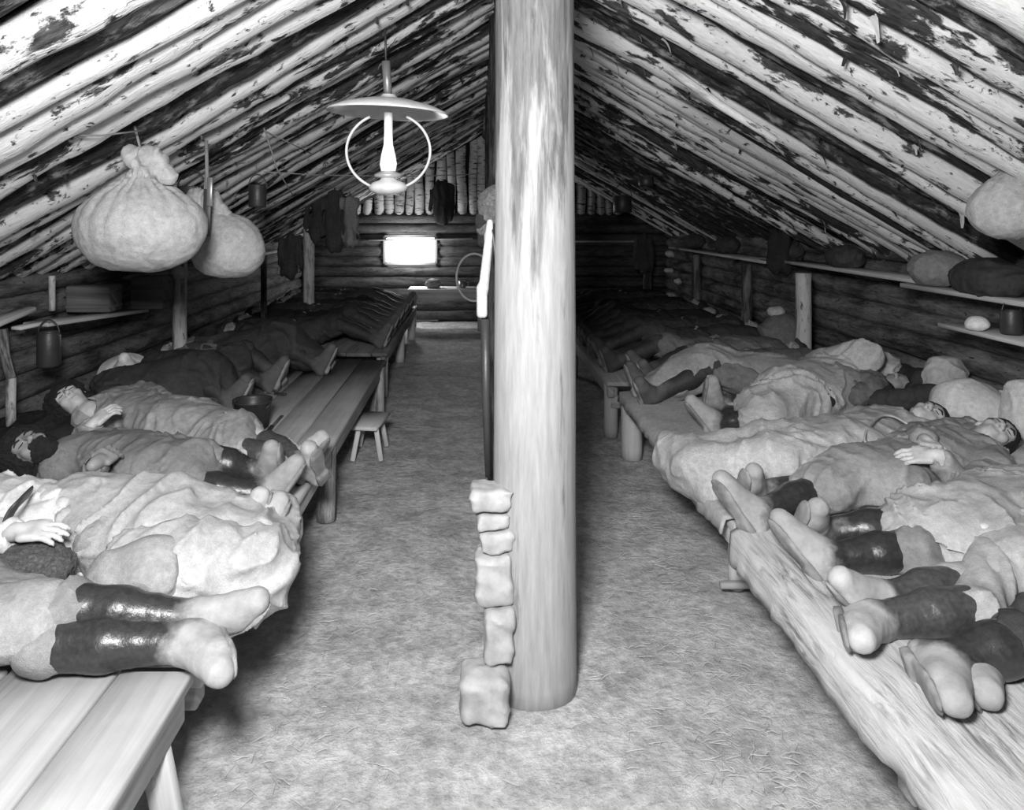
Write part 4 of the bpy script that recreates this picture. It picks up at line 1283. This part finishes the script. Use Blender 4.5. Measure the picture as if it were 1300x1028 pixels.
lump('pillow', (2.92, 4.40, Z + .18), (.12, .12, .20), 'canvas', 'pale crumpled bundle at the foot of the right log wall', 'pillow', 13, .022, h=.011, fl=Z, fs=6)
lump('pillow', (2.78, 4.62, Z + .06) , (.22, .14, .10), 'blanket_grey', 'flat grey pillow behind the bearded sleeper', 'pillow', 14, .014, h=.012, fl=Z)
lump('pillow', (2.80, 3.66, Z + .02), (.22, .22, .065), 'canvas', 'flat pale pillow under the head of the hands-folded man', 'pillow', 15, .014, h=.012, fl=Z)
lump('headrest', P(1196, 540, Z + .02), (.22, .16, .05), 'wool_mid', 'flat grey bundle under the head of the man with the neck cord', 'pillow', 16, .014, h=.012, fl=Z)
lump('linen_bundle', (2.95, 3.80, Z + .19), (.10, .13, .19), 'linen_white', 'small white bundle at the right edge beside the big white pillow', 'bundle', 17, .02, h=.011, fl=Z, fs=7)
# shiny-booted sleeper
J = J_(head=(1392, 616, Z + .14), neck=(1352, 630, Z + .13), chest=(1305, 650, Z + .14), pelvis=(1222, 676, Z + .13), kneeL=(1160, 698, Z + .10), kneeR=(1150, 668, Z + .12),
       ankleL=(1052, 708, Z + .07), ankleR=(1035, 676, Z + .07), toeL=(1008, 712, Z + .14), toeR=(1000, 672, Z + .16),
       elbowL=(1290, 690, Z + .09), wristL=(1250, 672, Z + .2), elbowR=(1240, 640, Z + .13), wristR=(1215, 655, Z + .2))
chk('shiny', J)
person('sleeper in glossy black knee boots and a crumpled pale coat, beside the hands-folded man', J, coat='canvas', trousers='trouser_grey', hair='hair_black', crown=V3(.9, .4, .1), hd=.011, skirt=.55, girth=1.15, fold=.022, splay=.75, dust0=.3, boots='leather', boot_h=.42, footw=1.0)
# curled sleeper
J = J_(head=(1450, 600, Z + .14), neck=(1425, 625, Z + .13), chest=(1395, 660, Z + .15), pelvis=(1318, 712, Z + .13), kneeL=(1238, 772, Z + .10), kneeR=(1215, 745, Z + .09),
       ankleL=(1110, 788, Z + .07), ankleR=(1120, 762, Z + .07), toeL=(1068, 812, Z + .08), toeR=(1080, 765, Z + .13),
       elbowL=(1380, 730, Z + .09), wristL=(1330, 740, Z + .1), elbowR=(1340, 660, Z + .13), wristR=(1300, 690, Z + .2))
chk('curl', J)
person('sleeper in pale trousers and dusty wrinkled boots, second from the viewer at right', J, coat='canvas', trousers='trouser_pale', hd=.012, skirt=.15, dust0=.35, boots='leather_worn', boot_h=.36, feetdir={'L': (-.35, -.75, .2), 'R': (-.6, -.25, .6)}, footw=1.05, fold=.014)
J = J_(head=(1640, 690, Z + .14), neck=(1600, 715, Z + .13), chest=(1540, 750, Z + .15), pelvis=(1440, 800, Z + .13), kneeL=(1300, 815, Z + .12), kneeR=(1330, 790, Z + .16),
       ankleL=(1205, 842, Z + .08), ankleR=(1245, 842, Z + .05), toeL=(1160, 868, Z + .04), toeR=(1215, 865, Z + .05))
chk('near', J)
person('sleeper nearest the viewer at right, only a dark boot and trouser in view', J, coat='wool_grey', trousers='wool_dark', hd=.013, skirt=.2, dust0=.2, boots='leather', boot_h=.40, feetdir={'L': (-.25, -.85, .12), 'R': (-.3, -.8, .25)}, footw=1.1)

# ---------------------------------------------------------------- left side
J = J_(head=(38, 572, Z + .18), neck=(72, 580, Z + .14), chest=(148, 586, Z + .11), pelvis=(200, 592, Z + .13), kneeL=(262, 580, Z + .18), kneeR=(240, 616, Z + .12),
       ankleL=(335, 604, Z + .07), ankleR=(332, 627, Z + .07), toeL=(372, 600, Z + .13), toeR=(375, 628, Z + .11),
       elbowL=(150, 560, Z + .15), wristL=(190, 575, Z + .22), elbowR=(112, 612, Z + .12), wristR=(122, 588, Z + .25))
chk('beard', J)
person('bearded man in a dark fur hat asleep on his back in a grey coat', J, coat='wool_mid', trousers='trouser_grey', hair='hair_black', hat='fur', beard=True, skin='skin_dark', crown=V3(-.9, .1, .25), face=V3(.25, -.6, .75), hd=.0065, skirt=.8, girth=1.1,
       hands=[('R', unit(V3(.1, .5, .1)), V3(.3, -.5, .8), .4)], dust0=.25, boots='leather', boot_h=.36)
J = J_(head=(90, 509, Z + .20), neck=(114, 523, Z + .16), chest=(168, 526, Z + .13), pelvis=(232, 540, Z + .14), kneeL=(312, 548, Z + .17), kneeR=(308, 572, Z + .13),
       ankleL=(392, 592, Z + .09), ankleR=(368, 590, Z + .08), toeL=(428, 622, Z - .02), toeR=(403, 640, Z - .05),
       elbowL=(180, 494, Z + .16), wristL=(215, 512, Z + .22), elbowR=(108, 562, Z + .12), wristR=(116, 540, Z + .23))
chk('furhat', J)
person('man in a curly black fur hat asleep, boots hanging over the platform edge', J, coat='wool_pale', trousers='trouser_pale', hair='hair_black', hat='fur', crown=V3(-.85, .35, .35), face=V3(.35, -.75, .55), hd=.0065, skirt=.85, girth=1.15, fold=.016,
       hands=[('R', unit(V3(.35, .25, .35)), V3(-.2, -.5, .8), .5)], dust0=.45, boots='leather_worn', boot_h=.30, footw=1.05)
lump('white_bundle', P(162, 478, Z + .12), (.20, .15, .15), 'linen_white', 'pointed white cloth bundle behind the man in the curly fur hat', 'bundle', 20, .012, h=.011, fl=Z, fs=5, extra=[cap(P(162, 478, Z + .16), P(158, 456, Z + .30), .10, .035)])
lump('pillow', P(48, 548, Z + .03), (.34, .30, .09), 'wool_black', 'dark pillow under the two fur-hatted men', 'pillow', 21, .02, h=.013, fl=Z)
# sleepers under pale cloths, front left
J = J_(head=(-95, 640, Z + .14), neck=(-62, 650, Z + .12), chest=(-5, 655, Z + .13), pelvis=(95, 662, Z + .13), kneeL=(205, 650, Z + .13), kneeR=(205, 680, Z + .13),
       ankleL=(310, 665, Z + .07), ankleR=(308, 690, Z + .07), toeL=(335, 662, Z + .16), toeR=(335, 692, Z + .16),
       elbowL=(20, 630, Z + .15), wristL=(80, 640, Z + .22), elbowR=(-35, 690, Z + .12), wristR=(20, 675, Z + .24))
chk('shirt', J)
ps = person('sleeper in a white shirt and dark braces, hand on his belly', J, coat='linen_white', trousers='trouser_pale', hd=.008, skirt=.1, fold=.018,
       hands=[('R', unit(V3(.9, .0, .05)), V3(0, -.25, .95), .3)], dust0=1.2, boots='leather_worn', crown=V3(-1, 0, .1))
w = MB(); w.tube(curve([P(6, 668, Z + .25), P(14, 650, Z + .29), P(24, 638, Z + .31), P(38, 624, Z + .29)]), .022, 8, flat=.35); w.build('brace', 'leather_strap', ps)
drape('blanket', 'wide pale blanket over the sleeper in the white shirt', 'blanket',
      chain([P(110, 645, Z + .15), P(205, 650, Z + .16), P(310, 668, Z + .12)], [.16, .14, .12], 1.3) + chain([P(120, 680, Z + .13), P(215, 682, Z + .14), P(318, 694, Z + .11)], [.13, .13, .12], 1.3) + [cap(P(345, 668, Z + .06), P(345, 700, Z + .06), .10)], 'linen', seed=8, fs=8, fold=.022)
J = J_(head=(-150, 742, Z + .14), neck=(-110, 745, Z + .13), chest=(-60, 742, Z + .14), pelvis=(50, 732, Z + .13), kneeL=(150, 718, Z + .16), kneeR=(150, 740, Z + .13),
       ankleL=(255, 716, Z + .08), ankleR=(262, 735, Z + .08), toeL=(300, 712, Z + .15), toeR=(305, 735, Z + .14))
drape('blanket', 'pale rumpled blanket between the white-shirted sleeper and the glossy boot', 'blanket',
      chain([P(185, 722, Z + .10), P(245, 718, Z + .12), P(318, 712, Z + .10)], [.13, .14, .13], 1.3) + [cap(P(330, 705, Z + .03), P(325, 742, Z + .03), .085), cap(P(240, 738, Z + .05), P(310, 736, Z + .05), .11)], 'linen', seed=9, fs=9, fold=.024, h=.011)
drape('coat_corner', 'grey coat corner folded over the pale rumpled blanket', 'coat', [cap(P(155, 733, Z + .13), P(190, 722, Z + .15), .10, .11), cap(P(140, 745, Z + .10), P(200, 742, Z + .12), .07)], 'wool_pale', seed=10, fold=.012, h=.010)
lump('knee_bundle', P(128, 694, Z + .12), (.085, .08, .10), 'wool_pale', 'round stubbly grey bundle between the white shirt and the grey coat corner', 'bundle', 22, .012, h=.009, fl=Z, fs=18)
lump('fur_hat', P(38, 722, Z + .12), (.13, .10, .085), 'fur_grey', 'dark fur hat lying by the near left coat', 'hat', 23, .014, h=.009, fl=Z, fs=26)
lump('pillow', P(70, 706, Z + .04), (.26, .16, .075), 'linen_white', 'white crumpled pillow between the fur hat and the white shirt', 'pillow', 24, .02, h=.011, fl=Z, fs=5)
# big glossy boot sleeper
J = J_(head=(-330, 765, Z + .15), neck=(-270, 768, Z + .14), chest=(-190, 770, Z + .14), pelvis=(-60, 772, Z + .14), kneeL=(85, 770, Z + .15), kneeR=(60, 820, Z + .08),
       ankleL=(250, 786, Z + .09), ankleR=(240, 815, Z + .07), toeL=(305, 772, Z + .11), toeR=(288, 838, Z - .01))
chk('bigboot', J)
person('sleeper in a coarse grey coat and large glossy knee boots, beside the bare planks', J, coat='wool_pale', trousers='trouser_grey', hd=.013, skirt=.7, girth=.9, dust0=.5, boots='leather', boot_h=.44, feetdir={'L': (.55, -.1, .35), 'R': (.45, -.75, .02)}, footw=1.1, fold=.012)

# ---------------------------------------------------------------- ranks of sleepers further back
def ranked(y, side, label, coat, seed, legs=.5, hat=None, hair='hair_black', hd=.014, sit=0.0, blanket=None, boots='leather_dull', headx=2.55, footx=None, group=None, h=.014, twist=0.0, blabel=''):
    rs = random.Random(seed)
    fx = footx if footx is not None else (1.12 if side > 0 else .86)
    X = lambda t: side * (fx + (headx - fx) * t)
    jy = lambda a: y + rs.uniform(-a, a) 
    s_ = side
    J = dict(head=V3(X(1.0), jy(.04) - .02, Z + .14), neck=V3(X(.90), y, Z + .13), chest=V3(X(.77), y, Z + .14), pelvis=V3(X(.50), y + twist * .5, Z + .13),
             kneeL=V3(X(.27), y + .12 + twist, Z + rs.uniform(.10, .30)), kneeR=V3(X(.27), y - .10 + twist, Z + rs.uniform(.10, .26)),
             ankleL=V3(X(.03), y + .09 + twist, Z + .08), ankleR=V3(X(.03), y - .10 + twist, Z + .08))
    for k in 'LR': J['toe' + k] = J['ankle' + k] + V3(-s_ * .12, rs.uniform(-.10, .10), .08)
    sg = s_
    J['elbowL'] = J['chest'] + V3(-s_ * .15, .25 * sg * -1, -.03); J['wristL'] = J['chest'] + V3(-s_ * .32, -.05 * sg, .10)
    J['elbowR'] = J['chest'] + V3(-s_ * .15, .25 * sg, -.03); J['wristR'] = J['chest'] + V3(-s_ * .28, .05 * sg, .10)
    # shoulders follow the same side as their elbows
    J['shoulderL'] = J['chest'] + V3(s_ * .12, -.17 * sg, 0); J['shoulderR'] = J['chest'] + V3(s_ * .12, .17 * sg, 0)
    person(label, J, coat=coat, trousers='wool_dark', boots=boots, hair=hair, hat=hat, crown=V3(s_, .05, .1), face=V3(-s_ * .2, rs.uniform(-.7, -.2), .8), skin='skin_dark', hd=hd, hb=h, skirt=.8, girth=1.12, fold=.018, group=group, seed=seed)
    if blanket:
        drape('blanket', blabel, 'blanket', chain([J['chest'], J['pelvis'] + V3(0, 0, .03), (J['kneeL'] + J['kneeR']) / 2 + V3(0, 0, .04), (J['ankleL'] + J['ankleR']) / 2 + V3(s_ * .08, 0, .03)], [.18, .20, .17, .13], 1.2), blanket, seed=seed, fold=.02, h=h, t=.02)
# right side, going back
ranked(4.62, 1, 'sleeper in a grey coat, feet near the stout pale platform leg', 'wool_grey', 101, headx=2.75, blanket='blanket_grey', boots='leather_dull', blabel='dull grey blanket over the sleeper beyond the pale-blanketed one', twist=.12)
ranked(5.20, 1, 'sleeper with raised knees beyond the grey blanket, below the short shelf post', 'wool_grey', 102, headx=2.6, hat='cap', footx=1.25)
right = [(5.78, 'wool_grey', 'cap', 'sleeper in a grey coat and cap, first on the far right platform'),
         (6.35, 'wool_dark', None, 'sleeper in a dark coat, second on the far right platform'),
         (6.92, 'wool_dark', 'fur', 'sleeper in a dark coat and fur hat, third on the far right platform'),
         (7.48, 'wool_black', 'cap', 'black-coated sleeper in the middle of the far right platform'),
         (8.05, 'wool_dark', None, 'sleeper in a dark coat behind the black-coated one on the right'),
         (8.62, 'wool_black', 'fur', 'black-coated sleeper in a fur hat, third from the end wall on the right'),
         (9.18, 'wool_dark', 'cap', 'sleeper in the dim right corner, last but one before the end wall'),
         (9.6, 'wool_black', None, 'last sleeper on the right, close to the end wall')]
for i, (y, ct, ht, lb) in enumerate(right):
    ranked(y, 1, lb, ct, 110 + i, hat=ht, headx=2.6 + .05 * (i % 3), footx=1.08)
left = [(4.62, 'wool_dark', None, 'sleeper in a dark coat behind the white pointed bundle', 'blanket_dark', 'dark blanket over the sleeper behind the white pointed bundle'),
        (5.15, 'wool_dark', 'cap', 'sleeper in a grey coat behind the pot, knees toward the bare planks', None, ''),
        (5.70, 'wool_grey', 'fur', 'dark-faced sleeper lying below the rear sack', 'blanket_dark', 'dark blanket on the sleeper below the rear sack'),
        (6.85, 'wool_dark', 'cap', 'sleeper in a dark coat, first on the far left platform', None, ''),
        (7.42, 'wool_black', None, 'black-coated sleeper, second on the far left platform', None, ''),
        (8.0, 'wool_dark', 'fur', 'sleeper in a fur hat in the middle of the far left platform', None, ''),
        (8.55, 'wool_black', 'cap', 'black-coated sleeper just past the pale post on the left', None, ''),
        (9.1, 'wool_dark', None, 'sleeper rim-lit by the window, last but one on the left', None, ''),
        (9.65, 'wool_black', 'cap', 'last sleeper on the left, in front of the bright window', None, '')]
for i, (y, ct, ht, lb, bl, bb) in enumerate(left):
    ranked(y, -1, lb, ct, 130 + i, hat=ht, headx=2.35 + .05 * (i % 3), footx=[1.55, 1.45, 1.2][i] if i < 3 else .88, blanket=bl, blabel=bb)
lump('pillow', (2.72, 6.25, Z + .2), (.2, .17, .19), 'wool_grey', 'grey pillow heap before the pale short shelf post', 'pillow', 26, .02, h=.013, fl=Z)
lump('rag', P(270, 476, Z + .04) + V3(0, 0, 0), (.16, .07, .03), 'linen', 'pale torn rag lying on the dark blankets left of the pot', 'rag', 25, .016, h=.01, fl=Z + .01)
# straw mattress cloths over the right platforms
m, nt, b = newmat('sheet_streaked')
c1 = coords(nt, (34, 4, 34)); n1 = noise(nt, c1, 1.0, 6, .7, 1.0); c2 = coords(nt); n2 = noise(nt, c2, 3.0, 4)
nt.links.new(mix(nt, ramp(nt, n2, [(.42, .15), (.6, 1)]), .55, ramp(nt, n1, [(.36, .16), (.55, .58)])), b.inputs['Base Color'])
b.inputs['Roughness'].default_value = .95; bump(nt, b, n1, .8, .012)
def mattress(name, label, x0, x1, y0, y1, mat, seed, over=.10, cat='mattress'):
    nx, ny = 60, int((y1 - y0) / .03)
    V = []; 
    for i in range(nx + 1):
        s_ = i / nx
        for j in range(ny + 1):
            y = y0 + (y1 - y0) * j / ny
            q = np.array([[s_ * 6 + seed, y * 3.1, 2.0]]); n1 = float(vnoise(q)[0]); n2 = float(vnoise(q * 3.3)[0]); n3 = float(vnoise(np.array([[y * 22 + n1 * 3, s_ * 4, seed]]))[0])
            ov = over * (.75 + .6 * n1)
            L = s_ * (x1 - x0 + ov)
            if L < ov:
                x = x0 - .012 - .02 * n3 * (1 - L / ov); z_ = PZ + .016 - (ov - L)
            else:
                x = x0 - .012 + (L - ov); z_ = PZ + .018 + .010 * (n2 - .3) + .012 * (n1 - .4)
                z_ = max(z_, PZ + .010)
                if L - ov < .05: z_ += -.008 * (1 - (L - ov) / .05); 
            V.append((x, y + .015 * (n2 - .5), z_))
    V = np.array(V); F = [[i * (ny + 1) + j, (i + 1) * (ny + 1) + j, (i + 1) * (ny + 1) + j + 1, i * (ny + 1) + j + 1] for i in range(nx) for j in range(ny)]
    w = MB(); w.add(V, F); o = w.build(name, mat, loc=((x0 + x1) / 2, (y0 + y1) / 2, PZ))
    sm = o.modifiers.new('thickness', 'SOLIDIFY'); sm.thickness = .008; sm.offset = 1
    return tag(o, label, cat)
mattress('bed_sheet', 'pale wrinkled cloth covering the near right platform and hanging over its edge', 1.03, 3.0, .8, 2.80, 'sheet_streaked', 3, .10, 'sheet')
mattress('bed_sheet', 'pale cloth covering the right platform under the hands-folded man', 1.04, 3.0, 2.90, 5.0, 'canvas', 8, .07, 'sheet')
# ---------------------------------------------------------------- light
wd = bpy.data.worlds.new('world'); SC.world = wd; wd.use_nodes = True
wd.node_tree.nodes['Background'].inputs[0].default_value = (.8, .8, .8, 1)
wd.node_tree.nodes['Background'].inputs[1].default_value = .15
def area(name, loc, tgt, size, power, sy=None):
    l = bpy.data.lights.new(name, 'AREA'); l.energy = power; l.size = size
    if sy: l.shape = 'RECTANGLE'; l.size_y = sy
    o = bpy.data.objects.new(name, l); COL.objects.link(o); o.location = loc
    o.rotation_euler = (Vector(tgt) - Vector(loc)).to_track_quat('-Z', 'Y').to_euler()
    return o
area('flash_powder', (-.25, .15, 2.2), (.25, 4.5, .9), .4, 165)
l = bpy.data.lights.new('window_glow_fill', 'POINT'); l.energy = 34; l.shadow_soft_size = .09  # added point light, makes the end wall glow around the window
o = bpy.data.objects.new('window_glow_fill', l); COL.objects.link(o); o.location = (-1.03, YB - .38, 1.17)
SC.view_settings.view_transform = 'Standard'
SC.view_settings.look = 'None'
SC.view_settings.gamma = 1
SC.view_settings.use_curve_mapping = False
SC.view_settings.exposure = 0.0
